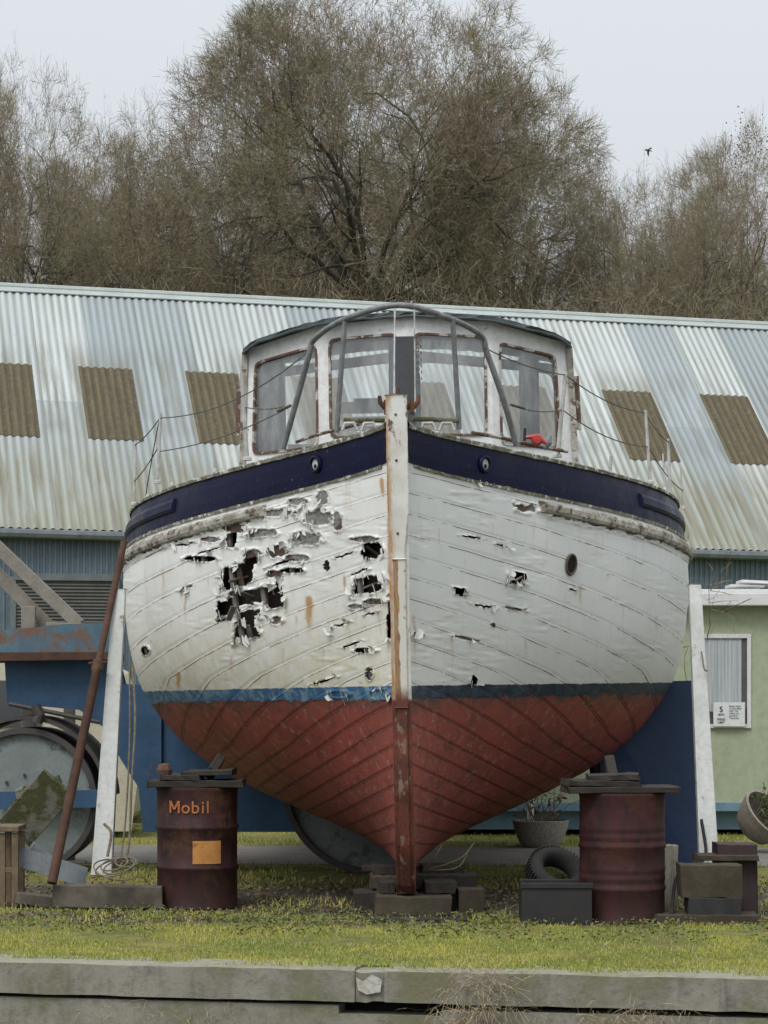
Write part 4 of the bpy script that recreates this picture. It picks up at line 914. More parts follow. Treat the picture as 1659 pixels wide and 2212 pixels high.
def stan(x0,y0,x1,y1,yl,r=.013):
    mb=MB(); mb.tube([BL(x1,y1,yl),BL(x0,y0,yl)],[r,r*.9],8); mb.lathe([(r*2.2,0),(r*2,.02),(r,.03)],BL(x1,y1,yl),n=10); mb.build('stanchion',M_stan,boat,smooth=True)
for a in [(347,893,340,1045,2.6),(293,952,289,1092,3.6),(522,808,534,995,1.7,.016),(1222,803,1204,988,1.7,.016),(1394,886,1405,1045,2.6),(1443,948,1449,1078,3.4),(1320,985,1318,1028,2.3),(310,1000,318,1075,4.2,.008),(1432,980,1436,1060,4.0,.008),(1375,1000,1378,1040,4.0,.008),(368,1000,372,1050,4.4,.008),(462,990,464,1020,2.2,.008),(1470,1010,1476,1100,4.2,.008)]: stan(*a)
def sag(a,b_,s,n=10): return [a.lerp(b_,k/n)-Vector((0,0,s*4*(k/n)*(1-k/n))) for k in range(n+1)]
for q in [((680,748,.8),(345,903,2.6),.12),((345,903,2.6),(291,962,3.6),.02),((628,878,1),(345,975,2.6),.05),((345,960,2.6),(290,1040,3.6),.02),((530,880,1.7),(628,875,1),.02),
          ((1045,750,.8),(1222,810,1.7),.03),((1222,810,1.7),(1394,892,2.6),.05),((1394,892,2.6),(1445,955,3.4),.03),((1103,874,1),(1215,885,1.7),.03),((1215,885,1.7),(1400,965,2.6),.06),((1400,965,2.6),(1475,1060,4.2),.04),((345,903,2.6),(315,1070,4.0),-.02)]:
    mb=MB(); mb.tube(sag(BL(*q[0]),BL(*q[1]),q[2]),.0045,5); mb.build('guard_wire',M_wire,boat)
for a,b_ in ((BL(1103,874,1),BL(1132,882,1.1)),(BL(628,876,1),BL(600,888,1.1))):
    mb=MB(); mb.tube([a,b_],.011,6); mb.build('wire_tensioner',M_wire,boat)
mb=MB()
for k in range(14):
    c=BL(903-(k%2)*2+k*.2,735+k*7,2.85); ringprof(c,Vector((0,-1,0)) if k%2 else Vector((1,0,.2)).normalized(),.011,.0035,mb)
mb.build('anchor_chain',M_wire,boat)
c=BL(1160,950,1.35); mb=MB(); mb.lathe([(0,-.03),(.03,-.028),(.042,-.01),(.042,.01),(.03,.028),(0,.03)],c,'Y',16,R=Matrix.Rotation(.9,3,'Y')); mb.tube([c+Vector((-.08,0,.02)),c+Vector((.0,0,.02)),c+Vector((.07,0,-.03))],[.012,.024,.012],8)
mb.build('red_life_buoy',M_red,boat,smooth=True)  # red life-buoy lying on the deck, not a light source
mb=MB(); p=BL(1183,955,1.5); mb.tube([p+Vector((-.03,0,-.05)),p,p+Vector((.02,0,.05))],[.02,.036,.010],10); mb.build('vent_cowl',M_midgrey,boat,smooth=True)
mb=MB(); mb.tube([BL(1133,952,1.35),BL(1134,925,1.35)],.012,6); mb.build('deck_pin',M_black,boat)
mb=MB(); mb.tube(smoothpts([BL(1020,935,1.0),BL(1080,945,1.2),BL(1150,962,1.4),BL(1225,975,1.75)]),.014,8); mb.build('grab_rail',M_brownwood,boat)
mb=MB(); mb.tube(smoothpts([BL(640,955,1.2),BL(690,938,1.0),BL(780,915,.7)]),.012,8); mb.build('grab_rail',M_brownwood,boat)

# ------------------------------------------------------------ props
def drum(px,d,name,mat,label,ribs,amp):
    X=(px-CX)*d/F; r=.2925
    e=thing(name,label,'oil drum',(X,d,0),'oil drums propping up the boat')
    prof=[(0,.0),(r,.0),(r+.006,.012),(r,.03)]; 
    for z,am in ribs:
        prof+=[(r,z-.022),(r+am,z-.008),(r+am,z+.008),(r,z+.022)]
    prof+=[(r,.85),(r+.006,.868),(r+.002,.88),(r-.01,.878),(r-.012,.862),(0,.862)]
    mb=MB(); mb.lathe(prof,(X,d,0),'Z',96)
    vs=[]
    for v in mb.v:
        dx,dy=v[0]-X,v[1]-d; rr=math.hypot(dx,dy)
        if rr>.28 and .05<v[2]<.84:
            k=1-.02*float(fbm(np.array(math.atan2(dy,dx)*1.5+5),np.array(v[2]*4),int(px)%9,2))**2*1.2
            vs.append((X+dx*k,d+dy*k,v[2]))
        else: vs.append(v)
    mb.v=vs
    mb.build('drum_shell',mat,e,smooth=True); return e,X
dA,xA=drum(426,18.85,'oil_drum',M_drum,'rusty maroon oil drum with faded orange lettering',[(.30,.011),(.59,.011)],0)
dB,xB=drum(1344,17.75,'oil_drum',M_drum2,'plain maroon oil drum with ribbed sides',[(.23,.009),(.30,.004),(.36,.003),(.52,.009),(.58,.004),(.64,.003)],0)
def wrapper(X,d,r,ang0,z0):
    def f(co):
        a=ang0+co.x/r; return Vector((X+r*math.sin(a),d-r*math.cos(a),z0+co.y))
    return f
# the M is drawn as four strokes lying on the drum so that it follows the curve cleanly
def stroke(p,q,w_,wr,mb,K=6):
    p=Vector((p[0],p[1],0));q=Vector((q[0],q[1],0)); hw=w_/2; vs=[]
    for k in range(K+1):
        c_=p.lerp(q,k/K); vs+=[wr(c_+Vector((-hw,0,0))),wr(c_+Vector((hw,0,0)))]
    mb.add(vs,[(2*k,2*k+1,2*k+3,2*k+2) for k in range(K)])
mb=MB(); h_=.088
for k,(p,q,w_) in enumerate([((-.036,0),(-.036,h_),.017),((.036,0),(.036,h_),.017),((-.034,h_-.002),(0,.025),.018),((.034,h_-.002),(0,.025),.018)]):
    stroke(p,q,w_,wrapper(xA,18.85,.3010+.0006*k,-.150/.3,.70),mb)
mb.build('lettering',M_orange,dA)
for ch,xo in (('o',-.062),('b',.008),('i',.062),('l',.098)):
    textmesh('lettering',ch,.125,None,M_orange,dA,wrapper(xA,18.85,.3015,xo/.3,.70),off=.006)
mb=MB(); vs=[];K=10
for k in range(K+1):
    a=-.04+(k/K)*.72
    vs+=[(xA+.2955*math.sin(a),18.85-.2955*math.cos(a),.30+.035),(xA+.2955*math.sin(a),18.85-.2955*math.cos(a),.50)]
mb.add(vs,[(2*k,2*k+2,2*k+3,2*k+1) for k in range(K)]); mb.build('paper_label',M_label,dA)
def block(x0,y0,x1,y1,d,dep,mat,name,label,cat,group=None,rz=0,ry=0,jit=.006,zfix=None):
    a=W(x0,y1,d);b_=W(x1,y0,d); c=Vector(((a.x+b_.x)/2,d+dep/2,(a.z+b_.z)/2)); sx,sz=b_.x-a.x,abs(b_.z-a.z)
    if zfix is not None: c.z=zfix+sz/2
    if c.z-sz/2<0: c.z=sz/2+.001
    R=Matrix.Rotation(rz,3,'Z')@Matrix.Rotation(ry,3,'Y'); mb=MB(); n=6; vs=[]
    for k in range(n+1):
        x=-sx/2+sx*k/n
        for yy,zz in((-dep/2,-sz/2),(dep/2,-sz/2),(dep/2,sz/2),(-dep/2,sz/2)):
            vs.append(c+R@Vector((x+(random.uniform(-jit,jit)*2 if k in(0,n) else 0),yy+random.uniform(-jit,jit),zz+random.uniform(-jit,jit)*.6)))
    mb.add(vs,[(4*k+q,4*k+(q+1)%4,4*k+4+(q+1)%4,4*k+4+q) for k in range(n) for q in range(4)]+[(0,1,2,3),tuple(4*n+q for q in(3,2,1,0))])
    return mb.build(name,mat,base=(c.x,c.y,c.z-sz/2),label=label,cat=cat,group=group,bevel=.004)
GK='timber blocks stacked under the keel'; LK='dark weathered timber block stacked under the keel'
block(780,1985,1010,1992,17.6,.5,M_timberdark,'timber_block','flat board lying on the ground under the keel','timber',GK,zfix=0)
block(808,1944,975,1984,17.88,.45,M_timbermid,'timber_block','grey timber block supporting the foot of the boat','timber',GK,zfix=.022)
for x0,y0,x1,y1,d,z in [(765,1915,862,1960,18.35,0),(905,1920,1012,1965,18.3,0),(900,1890,1030,1920,18.5,.16),(800,1885,862,1912,18.5,.16),(780,1862,856,1872,18.9,.26),(905,1864,980,1874,18.9,.26),(798,1955,830,1980,18.34,0),(985,1930,1045,1985,18.2,0),(915,1912,983,1936,18.15,.155),(818,1912,850,1936,18.15,.155),(910,1872,1000,1888,18.7,.25),(805,1868,858,1886,18.7,.25)]:
    block(x0,y0,x1,y1,d,.4,M_timberdark if random.random()<.6 else M_timbermid,'timber_block',LK,'timber',GK,zfix=z,rz=random.uniform(-.06,.06))
GP='boards packed on top of the oil drums'
for x0,y0,x1,y1,d,z,ry in [(318,1682,522,1696,18.6,.882,0),(345,1668,430,1680,18.6,.93,.02),(395,1660,500,1670,18.7,.965,-.03),(1225,1703,1465,1716,17.5,.882,0),(1225,1690,1380,1702,17.55,.925,.02),(1275,1674,1388,1686,17.6,.965,-.03)]:
    block(x0,y0,x1,y1,d,.5,M_timberdark,'packing_board','dark weathered board laid on top of an oil drum','board',GP,zfix=z,ry=ry,rz=random.uniform(-.06,.06))
for p,q in (((455,1672,19.1),(475,1640,19.25)),((1325,1688,18.1),(1316,1645,18.3))):
    mb=MB(); a=W(*p);b_=W(*q); mb.beam(a,b_,.07,.12,up=(0,1,0)); mb.build('wedge_timber',M_timberdark,base=a,label='dark timber wedge jammed between drum and hull',cat='wedge',group='wedges holding the hull',bevel=.01)
mb=MB(); c=W(355,1660,18.7); mb.lathe([(0,-.05),(.05,-.045),(.06,-.01),(.045,.03),(.0,.04)],c,n=7); mb.build('brick_rubble',simple('brick_red',(.13,.06,.045),(.09,.05,.04),9,.9,.6),base=c-Vector((0,0,.05)),label='lump of red brick rubble on the drum boards',cat='rubble')
def leg(x0,y0,x1,y1,wt,wb,d,label):
    a=W(x0,y0,d+.6);b_=W(x1,y1,d); mb=MB(); n=8; vs=[]
    for k in range(n+1):
        p=a.lerp(b_,k/n); w_=(wt+(wb-wt)*k/n)*d/F/2
        for sx,sy in((-1,-1),(1,-1),(1,1),(-1,1)): vs.append(p+Vector((sx*w_,sy*.05,0)))
    mb.add(vs,[(4*k+q,4*k+(q+1)%4,4*k+4+(q+1)%4,4*k+4+q) for k in range(n) for q in range(4)]+[(0,1,2,3),tuple(4*n+q for q in(3,2,1,0))])
    return mb.build('support_leg',M_whitepost,base=b_,label=label,cat='support leg',group='white legs propping the hull sides',bevel=.006)
leg(259,1272,220,1888,27,44,18.9,'flaking white wooden leg leaning against the hull on timber')
leg(1500,1262,1531,1872,27,42,18.7,'white wooden leg propping the hull above stacked blocks')
mb=MB(); a=W(268,1170,19.6);b_=W(112,1908,18.5); mb.tube([a,a.lerp(b_,.36),a.lerp(b_,.365),a.lerp(b_,.39),a.lerp(b_,.395),b_],[.026,.026,.045,.045,.034,.036],12)
mb.tube([a.lerp(b_,.37)+Vector((-.07,-.02,0)),a.lerp(b_,.37)+Vector((.07,-.02,.01))],.012,6)
mb.build('steel_prop',M_rustpipe,base=b_,label='rusty adjustable steel prop leaning on the hull',cat='prop',smooth=True)
block(112,1893,352,1940,18.55,.22,M_timber,'timber_sleeper','weathered timber sleeper under the white support leg','timber',zfix=.02,ry=.02)
block(30,1912,112,1935,18.8,.15,M_timber,'timber_sleeper','short weathered timber lying on the grass','timber',zfix=.02,ry=.12)
GR='timber blocks stacked under the support leg'
block(1415,1988,1640,2008,17.45,.3,M_timbermid,'timber_block','long flat board at the base of the block stack','timber',GR,zfix=0)
block(1488,1950,1602,1988,17.5,.25,M_black,'timber_block','black tarred block in the stack','timber',GR,zfix=.055)
block(1472,1880,1603,1950,17.52,.3,M_timbermid,'timber_block','thick sawn timber block with cracked end grain','timber',GR,zfix=.175)
block(1505,1868,1640,1880,17.9,.3,M_timbermid,'timber_block','thin board laid on top of the block stack','timber',GR,zfix=.40)
block(1552,1832,1637,1990,18.0,.3,simple('dark_maroon_metal',(.04,.018,.018),(.03,.02,.02),6,.7,.3),'metal_box','dark maroon metal box standing behind the timber stack','box',None,zfix=0)
cr=thing('plastic_crate','black plastic crate in front of an old tyre','crate',W(1200,2000,17.4))
mb=MB(); a=W(1127,2000,17.4);b_=W(1279,1908,17.4)
z0=0.0;z1=b_.z; y0,y1=17.4,17.8; t=.015
mb.b2((a.x,y0,z0),(b_.x,y0+t,z1)); mb.b2((a.x,y1-t,z0),(b_.x,y1,z1)); mb.b2((a.x,y0+t,z0),(a.x+t,y1-t,z1)); mb.b2((b_.x-t,y0+t,z0),(b_.x,y1-t,z1)); mb.b2((a.x+t,y0+t,z0+.01),(b_.x-t,y1-t,z0+.03))
mb.b2((a.x-.01,y0-.012,z1-.035),(b_.x+.01,y0-.001,z1+.002))
mb.build('crate_body',M_black,cr,bevel=.004)
mb=MB(); c=W(1203,1895,18.25); c.z=.29
R=Matrix.Rotation(.25,3,'Z')@Matrix.Rotation(.75,3,'X')@Matrix.Rotation(.10,3,'Y'); pr=[]
for k in range(17): a_=math.pi*2*k/16; pr.append((.160+.055*math.cos(a_),.085*math.sin(a_)))
mb.lathe(pr,c,'Z',48,R=R)
for k in range(48):
    a_=2*math.pi*k/48; p=c+R@Vector((.216*math.cos(a_),.216*math.sin(a_),0)); mb.box(p,(.012,.012,.11),R@Matrix.Rotation(a_,3,'Z'))
mb.build('tyre',M_rubber,base=(c.x,c.y,0),label='worn black tyre propped at a tilt behind a crate',cat='tyre',smooth=True)
def rope(pts,r,name,label,mat=M_rope):
    mb=MB(); P=smoothpts(pts,8); mb.tube(P,r,7); return mb.build(name,mat,base=P[-1],label=label,cat='rope',smooth=True,group='ropes hanging from the boat')
rope([W(285,1430,19.2),W(292,1550,19.1),W(284,1700,19.0),W(278,1830,18.9),W(260,1872,18.8)],.009,'rope','old rope hanging down beside the white leg')
rope([W(280,1440,19.2),W(280,1600,19.1),W(272,1760,19.0),W(262,1850,18.9)],.007,'rope','old rope hanging down beside the white leg')
mb=MB()
for k in range(5):
    c=W(262+random.uniform(-14,14),1868+k*4,18.6); c.z=max(c.z,.16); q=Vector((random.uniform(-.3,.3),-.35,.9)).normalized(); ringprof(c,q,.08+.02*k,.006,mb)
mb.build('rope_coil',M_rope,base=W(262,1890,18.6),label='loose coil of pale rope heaped on the timber sleeper',cat='rope')
rope([W(1515,1770,18.7),W(1524,1850,18.6),W(1490,1870,18.2),W(1460,1900,17.9),W(1450,1985,17.5)],.012,'rope','dark rope trailing from the white leg to the ground',mat=M_rubber)
rope([W(1512,1380,19.2),W(1520,1440,19.0),W(1528,1450,19.0)],.006,'rope','short rope end hanging from the hull side')
rope([W(225,1780,18.8),W(240,1800,18.75),W(232,1850,18.7)],.011,'rope','short frayed rope looped round the white leg')
tf=thing('timber_trestle','greyed pale timber trestle with diagonal braces','trestle',W(60,1700,24)-Vector((0,0,W(60,1700,24).z)))
mb=MB()
mb.beam(W(-60,1130,24),W(172,1350,24),.12,.08,up=(0,1,0)); mb.beam(W(-60,1185,24.1),W(112,1360,24.1),.12,.08,up=(0,1,0)); p=W(62,1310,23.95); mb.beam(p,(p.x,p.y,0),.13,.08,up=(0,1,0)); mb.beam(W(100,1350,23.9),W(240,1354,23.9),.08,.05)
p=W(-150,1150,24); mb.beam((p.x,24,0),(p.x,24,3.2),.13,.1,up=(0,1,0)); p=W(150,1352,24.2); mb.beam((p.x,24.2,0),(p.x,24.2,p.z),.1,.1,up=(0,1,0))
mb.build('trestle_frame',M_timberpale,tf,bevel=.006)
# road roller
dR=22.5; rr=thing('road_roller','old blue road roller with chipped grey steel wheels','road roller',(-1.6,dR+.6,0))
k_=dR/F
def wheel_(cx,R_,d,w_):
    mb=MB(); X=(cx-CX)*k_
    mb.lathe([(R_-.05,-.0),(R_,-.0),(R_,w_),(R_-.05,w_),(R_-.05,0)],(X,d,R_),'Y',72); wl=mb.build('wheel',M_wheelrim,rr,smooth=True)
    mb=MB(); mb.lathe([(0,.05),(.09,.05),(.10,-.0),(.12,.03),(R_*.55,.045),(R_-.05,.06)],(X,d,R_),'Y',64)
    mb.build('wheel_disc',M_wheelgrey,wl,smooth=True)
    mb=MB(); mb.lathe([(0,-.06),(.05,-.06),(.07,-.04),(.07,.05)],(X,d,R_),'Y',20)
    for i in range(8): a=i*math.pi/4; mb.lathe([(0,-.0),(.014,-.0),(.014,.05)],(X+.22*math.cos(a),d+.01,R_+.22*math.sin(a)),'Y',8)
    mb.build('hub',M_wheelrim,wl,smooth=True)
wheel_(52,.63,dR,1.0); wheel_(802,.77,dR-.15,.5)
def poly(mb,pts,d0,d1,mi=0):
    n=len(pts); vs=[W(x,y,dR)+Vector((0,d0-dR,0)) for x,y in pts]+[W(x,y,dR)+Vector((0,d1-dR,0)) for x,y in pts]
    mb.add(vs,[tuple(range(n)),tuple(range(n,2*n))[::-1]]+[(i,(i+1)%n,n+(i+1)%n,n+i) for i in range(n)],mi)
mb=MB(); poly(mb,[(-60,1372),(20,1365),(150,1352),(238,1350),(240,1362),(234,1412),(100,1412),(-60,1412)],dR-.1,dR+1.1); poly(mb,[(-60,1414),(236,1413),(236,1421),(-60,1425)],dR-.13,dR+1.13,1)
mb.build('engine_hood',[M_bluerust,M_rustpipe],rr,bevel=.02)
mb=MB(); poly(mb,[(10,1426),(232,1424),(245,1480),(400,1490),(640,1500),(640,1792),(310,1792),(300,1700),(262,1640),(225,1570),(170,1530),(60,1520),(15,1515)],dR+.1,dR+1.0)
poly(mb,[(640.5,1520),(900,1520),(900,1650),(640.5,1700)],dR+.2,dR+1.0)
mb.build('chassis_body',M_blue,rr,bevel=.015)
mb=MB(); poly(mb,[(310,1690),(420,1686),(640,1690),(640,1795),(310,1795)],dR+.02,dR+.09); poly(mb,[(0,1712),(215,1708),(230,1718),(230,1740),(0,1745)],dR-.12,dR-.04); poly(mb,[(330,1500),(345,1500),(345,1688),(330,1688)],dR+.05,dR+.099)
mb.build('side_panel',M_blue,rr,bevel=.01)
mb=MB(); X=(52-CX)*k_; vs=[];K=30
for i in range(K+1):
    a=math.radians(2+i*150/K)
    for r1 in(.70,.735):
        for dd in(-.02,.95): vs.append((X+r1*math.cos(a),dR+dd,.63+r1*math.sin(a)))
mb.add(vs,[(4*i+p,4*i+q,4*i+4+q,4*i+4+p) for i in range(K) for p,q in((0,1),(1,3),(3,2),(2,0))]+[(0,1,3,2),(4*K,4*K+1,4*K+3,4*K+2)])
mb.build('wheel_fender',M_wheelrim,rr,smooth=True)
mb=MB(); mb.tube([W(75,1525,dR-.05),W(85,1545,dR-.05),W(80,1560,dR-.05)],.05,10); mb.tube([W(20,1520,dR),W(215,1560,dR)],.02,8); mb.build('steering_linkage',M_wheelrim,rr)
bt=thing('storage_tank','deep blue sheet metal storage tank','tank',(2.35,20.9,0))
mb=MB(); a=W(1335,1850,21);b_=W(1506,1478,21)
vs=[(a.x,21,.12),(b_.x-.03,20.9,.12),(b_.x,20.9,1.25),(b_.x-.04,20.92,b_.z),(a.x-.2,21.0,b_.z-.02)]; n=len(vs)
mb.add(vs+[(x,22.2,z) for x,y,z in vs],[tuple(range(n)),tuple(range(n,2*n))[::-1]]+[(i,(i+1)%n,n+(i+1)%n,n+i) for i in range(n)]); mb.build('tank_body',M_bluedark,bt,bevel=.03)
mb=MB(); mb.beam((a.x+.02,21.0,.06),(b_.x-.05,21.0,.06),.1,.12); mb.build('skid_frame',M_wheelrim,bt)
block(1432,1850,1462,1990,18.6,.12,M_conc,'concrete_post','short grey concrete post beside the maroon drum','post',None,zfix=0)
block(52,1770,60+130,1800,19.2,.03,M_midgrey,'scrap_board','grey scrap board leaning on junk','board',None,ry=.62,zfix=.22)
for k,(p,q,w_,h_,u) in enumerate([((32,1800,19.5),(128,1690,19.3),.30,.04,(.3,-1,.2)),((20,1760,19.6),(60,1700,19.6),.12,.05,(0,0,1)),((36,1720,19.4),(130,1682,19.35),.05,.06,(0,0,1))]):
    mb=MB(); mb.beam(W(*p),W(*q),w_,h_,up=u); mb.build('broken_board',M_moss,base=W(*p),label='mossy broken wooden board leaning on the junk',cat='board',group='broken boards heaped in the grass',bevel=.005)
mb=MB(); d=18.9
for x in(5,33): a=W(x,1800,d); mb.beam((a.x,d,0),(a.x,d,a.z),.05,.05,up=(0,1,0)); mb.beam((a.x,d+.3,0),(a.x,d+.3,a.z),.05,.05,up=(0,1,0))
a=W(-10,1790,d);b_=W(42,1790,d); mb.b2((a.x,d-.05,a.z-.02),(b_.x,d+.35,a.z+.02)); mb.b2((a.x,d-.02,.25),(b_.x-.02,d+.0,.29))
mb.build('wooden_stool',simple('old_stool_wood',(.2,.15,.09),(.11,.08,.05),6,.9,.4),base=(a.x,d,0),label='small rough wooden stool standing in the grass',cat='stool',bevel=.005)
mb=MB(); mb.beam(W(40,1850,19.0),W(185,1895,19.0),.14,.03,up=(0,1,0)); mb.build('scrap_board',M_midgrey,base=W(60,1900,19),label='grey scrap plank lying askew by the roller',cat='board')
ca=thing('touring_caravan','old cream caravan parked behind the road roller','caravan',(-4.5,27.5,0))
mb=MB(); P=[(-7.6,.45),(-7.75,1.0),(-7.4,2.1),(-6.9,2.35),(-3.6,2.35),(-3.0,2.05),(-2.72,1.1),(-2.8,.45)]; n=len(P)
mb.add([(x,28,z-.3) for x,z in P]+[(x,29.8,z-.3) for x,z in P],[tuple(range(n)),tuple(range(n,2*n))[::-1]]+[(i,(i+1)%n,n+(i+1)%n,n+i) for i in range(n)]); mb.build('caravan_body',M_cream,ca,bevel=.08)
for x0 in(-6.9,-4.6):
    mb=MB(); mb.b2((x0,27.97,1.2),(x0+.9,27.99,1.7)); mb.build('window',M_darkgrey,ca)
mb=MB(); mb.lathe([(0,.0),(.1,0),(.28,-.02),(.3,.02),(.3,.15)],(-5.2,27.9,.3),'Y',24); mb.build('wheel',M_rubber,ca,smooth=True)
M_dryleaf=simple('dry_leaf',(.2,.12,.07),(.14,.12,.05),8,.9,.1)
def planter(cx,cy,d,label,R=None,fill='dry'):
    c=W(cx,cy,d); c.z=0 if R is None else .22
    e=thing('garden_planter',label,'planter',c,'pebbledash planters by the cabin')
    mb=MB(); mb.lathe([(0,0),(.17,0),(.2,.02),(.24,.1),(.275,.2),(.285,.26),(.29,.27),(.262,.275),(.25,.22)],c,'Z',40,R=R); mb.build('bowl',M_pot,e,smooth=True)
    mb=MB(); mb.lathe([(0,.235),(.255,.225)],c,'Z',24,R=R); mb.build('soil',M_soil,e)
    rng=np.random.default_rng(int(cx)); mb=MB()
    for i in range(46):
        a=rng.uniform(0,6.28);r_=rng.uniform(0,.2); p=Vector((r_*math.cos(a),r_*math.sin(a),.22)); q=p+Vector((rng.normal(0,.10),rng.normal(0,.1),rng.uniform(.1,.32))); r2=q+Vector((rng.normal(0,.06),rng.normal(0,.06),rng.uniform(-.02,.12)))
        if fill!='dry': q=p+(q-p)*.4; r2=q+(r2-q)*.5
        pts=[p,q,r2]
        if R is not None: pts=[R@x for x in pts]
        pts=[x+c for x in pts]; mb.tube(pts,.0035,4)
        for kk in range(2 if fill=='dry' else 5):
            t=pts[2].lerp(pts[1],rng.random()); u=Vector(rng.normal(0,.018,3)); v=Vector(rng.normal(0,.018,3)); mb.add([t,t+u,t+u+v,t+v],[(0,1,2,3)],1)
    mb.build('plant',[M_stem,M_leaf if fill!='dry' else M_dryleaf],e)
planter(1168,1830,26.3,'pebbledash bowl planter with dried stems')
planter(1622,1815,25.5,'tipped pebbledash planter spilling green ivy',Matrix.Rotation(.75,3,'Y')@Matrix.Rotation(.55,3,'X'),'green')
mb=MB(); a=W(1146,1830,27.5); mb.tube([(a.x,27.5,0),(a.x,27.5,.5)],.035,8); mb.build('marker_post',M_pvc,base=(a.x,27.5,0),label='short white post next to the planter',cat='post')
# ------------------------------------------------------------ vegetation
rng=np.random.default_rng(12)
def blades(n,pos,hmin,hmax,wd,lean=.35):
    p=pos; h=rng.uniform(hmin,hmax,(n,1)); d=rng.normal(0,lean,(n,3)); d[:,2]=1; d=nrm(d); m=p+d*h*.55; d2=nrm(d+np.concatenate([rng.normal(0,.45,(n,2)),np.full((n,1),-.15)],1)); e=m+d2*h*.45
    a=rng.uniform(0,np.pi,n); x=np.stack([np.cos(a),np.sin(a),np.zeros(n)],1)*wd/2
    V=np.stack([p-x,p+x,m+x*.8,m-x*.8,e],1).reshape(-1,3); I=(np.arange(n)*5)
    return V,np.concatenate([np.stack([I,I+1,I+2,I+3],1),np.stack([I+3,I+2,I+4,I+4],1)])
def qpos(n,s0,s1,b0,b1,power=1):
    s=rng.uniform(s0,s1,n); b=b0+(b1-b0)*rng.random(n)**power
    P=np.array(qA)[None]+np.outer(s,np.array(qd))+np.outer(b,np.array(qn)); P[:,2]=0; return P
def tri_mesh(name,V,Fq,mat,**kw):
    q=Fq[Fq[:,2]!=Fq[:,3]]; t=Fq[Fq[:,2]==Fq[:,3]]
    tris=np.concatenate([q[:,[0,1,2]],q[:,[0,2,3]],t[:,:3]]); return npmesh(name,V,tris,mat,**kw)
P=qpos(150000,-4,9,.14,3.4,1.15); dn2=fbm(P[:,0]*2.2,P[:,1]*2.2,4); P=P[dn2+rng.normal(0,.06,len(P))>.44]
V,Fq=blades(len(P),P,.008,.034,.0045); tri_mesh('grass',V,Fq,M_grass,kind='stuff',label='short yellow green grass along the quay',cat='grass')
P=qpos(9000,-4,9,.03,.3); P=P[fbm(P[:,0]*3,P[:,1]*3,44)>.48]; V,Fq=blades(len(P),P,.02,.055,.0045,.6); tri_mesh('grass_fringe',V,Fq,M_grass,kind='stuff',label='grass growing over the quay coping edge',cat='grass')
P=qpos(2200,-4,9,.2,3.2); P=P[fbm(P[:,0]*1.5,P[:,1]*1.5,51)>.52]; V,Fq=blades(len(P),P,.05,.11,.004,.5); tri_mesh('long_dry_grass',V,Fq,M_deadgrass,kind='stuff',label='sparse long dry grass stalks in the turf',cat='grass')
n=50000; P=np.stack([rng.uniform(-6,7,n),rng.uniform(17.5,31,n),np.zeros(n)],1); dn2=fbm(P[:,0]*.9,P[:,1]*.9,14)
roady=np.interp(P[:,0],[r[0] for r in rp],[r[1] for r in rp]); kp=(dn2>.42)&((P[:,1]<roady-1.4)|(P[:,1]>roady+1.5))&~((P[:,1]>28.3)&(P[:,0]>.3)); P=P[kp]
V,Fq=blades(len(P),P,.02,.07,.007); tri_mesh('rough_grass',V,Fq,M_grass,kind='stuff',label='rough grass around the boat and road',cat='grass')
n=12000; P=qpos(n,-4,9,1.7,3.5); k=fbm(P[:,0]*2,P[:,1]*2,21)>.45; P=P[k]; n=len(P); P[:,2]=rng.uniform(.008,.055,n)
d=nrm(rng.normal(0,1,(n,3))*np.array([1,1,.35])); V,Fq=ribbon(P,P+d*rng.uniform(.012,.028,(n,1)),.014,rng); npmesh('weeds',V,Fq,M_weed,kind='stuff',label='low leafy weeds along the back of the grass',cat='weeds')
n=6000; P=np.stack([rng.uniform(-4,4,n),rng.uniform(17.2,22,n),rng.uniform(.004,.02,n)],1); d=nrm(rng.normal(0,1,(n,3))*np.array([1,1,.25])); V,Fq=ribbon(P,P+d*.03,.018,rng); npmesh('leaf_litter',V,Fq,M_stem,kind='stuff',label='dead leaves and debris under the boat',cat='leaf litter')
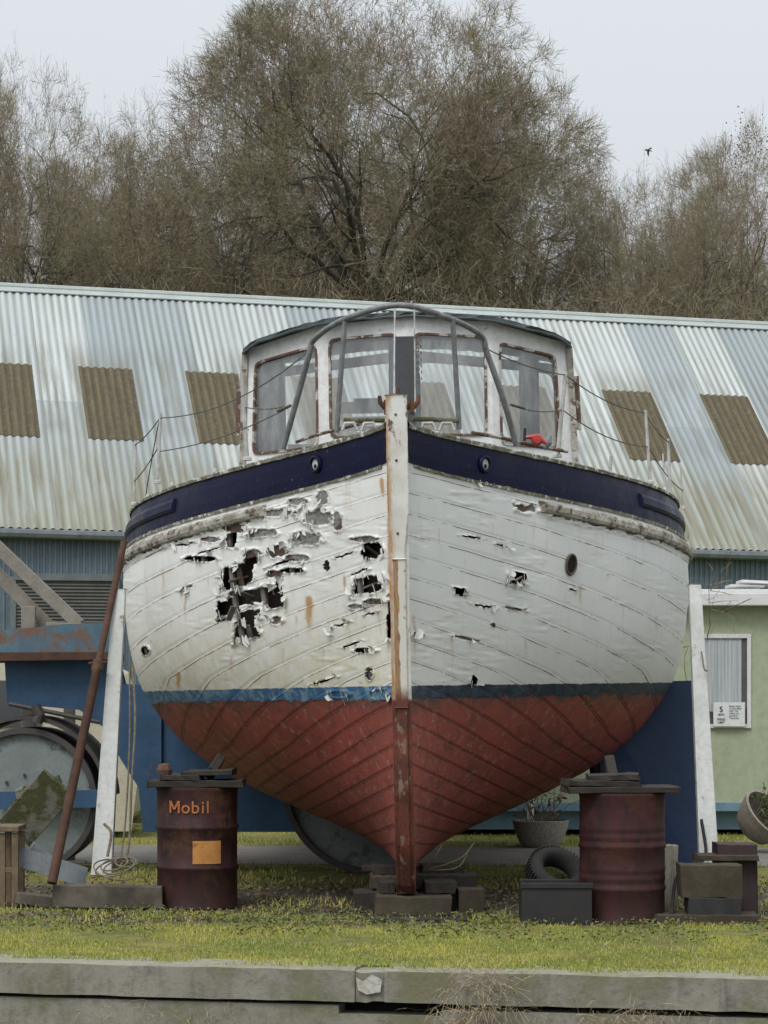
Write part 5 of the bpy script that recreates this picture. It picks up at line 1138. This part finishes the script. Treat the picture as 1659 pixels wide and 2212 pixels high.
def tuft(px,py,n,spread,hl,label,name='dead_grass_tuft',down=False):
    d=14.5; c=np.array(W(px,py,d)); 
    s=(c[0]-qA.x)/qd.x; base=np.array(Q(s,-.02,min(c[2],-.02)))
    P=base+rng.normal(0,1,(n,3))*np.array([spread,.03,.03]); L=[]
    D=nrm(rng.normal(0,.8,(n,3))+np.array([0,-.3,.25 if not down else -.5])); cur=P
    for k in range(4):
        nx=cur+D*hl/4*rng.uniform(.5,1.2,(n,1)); L.append(ribbon(cur,nx,.003,rng)); cur=nx; D=nrm(D+rng.normal(0,.25,(n,3))+np.array([0,0,-.28]))
    V,Fq=cat2(L); npmesh(name,V,Fq,M_deadgrass,base=tuple(base),label=label,cat='dead grass',kind='stuff')
tuft(1045,2130,150,.12,.28,'big tuft of bleached dead grass on the quay wall'); tuft(1045,2185,170,.13,.28,'dead grass hanging down the quay wall',down=True)
tuft(1370,2185,160,.16,.22,'dead grass hanging down the quay wall',down=True); tuft(360,2200,60,.3,.12,'sparse dead grass on the quay wall',down=True)
def bramble(pts_list,label,name='bramble'):
    mb=MB()
    for pts in pts_list:
        mb.tube(smoothpts([W(*p) for p in pts],5),.004,5)
    b0=W(*pts_list[0][0]); mb.build(name,M_stem,base=(b0.x,b0.y,0),label=label,cat='bramble')
bramble([[(915,1880,18.2),(940,1850,18.1),(955,1825,18.1)],[(915,1880,18.2),(960,1868,18.1),(1000,1850,18.0),(1025,1820,18.0)],[(915,1880,18.2),(985,1875,18.1),(1010,1845,18.1)]],'thin thorny bramble stems beside the keel blocks')
bramble([[(988,2015,16.8),(992,1990,16.75),(996,1978,16.7)],[(988,2015,16.8),(965,2000,16.7),(940,1998,16.7)],[(988,2015,16.8),(1000,2000,16.75),(1010,1992,16.7)]],'pale dry grass stalk on the verge','dry_stalk')
segs,tws=grow(77,.02,1.6,(0,0,2.6),(.50,.5,1.1),[7,4,3,3],2,.8,(.12,.3))
cc=lambda S,i:np.concatenate([s[i] for s in S]); rng2=np.random.default_rng(3)
b0=W(1500,1500,24.0); off=np.array([b0.x,24.0,0.2])
V,Fq=cat2([ribbon(cc(segs,0)+off,cc(segs,1)+off,np.maximum(cc(segs,2)*1.6,.011)[:,None],rng2),ribbon(np.concatenate([t[0] for t in tws])+off,np.concatenate([t[1] for t in tws])+off,.007,rng2)])
sb=thing('dry_shrub','bare brown shrub growing behind the boat','shrub',(b0.x,24.0,0))
npmesh('twigs',V,Fq,M_stem,parent=sb); mb=MB(); mb.tube([(b0.x,24,0),(b0.x,24,1.0)],[.03,.02],8); mb.build('trunk',M_limb,sb)
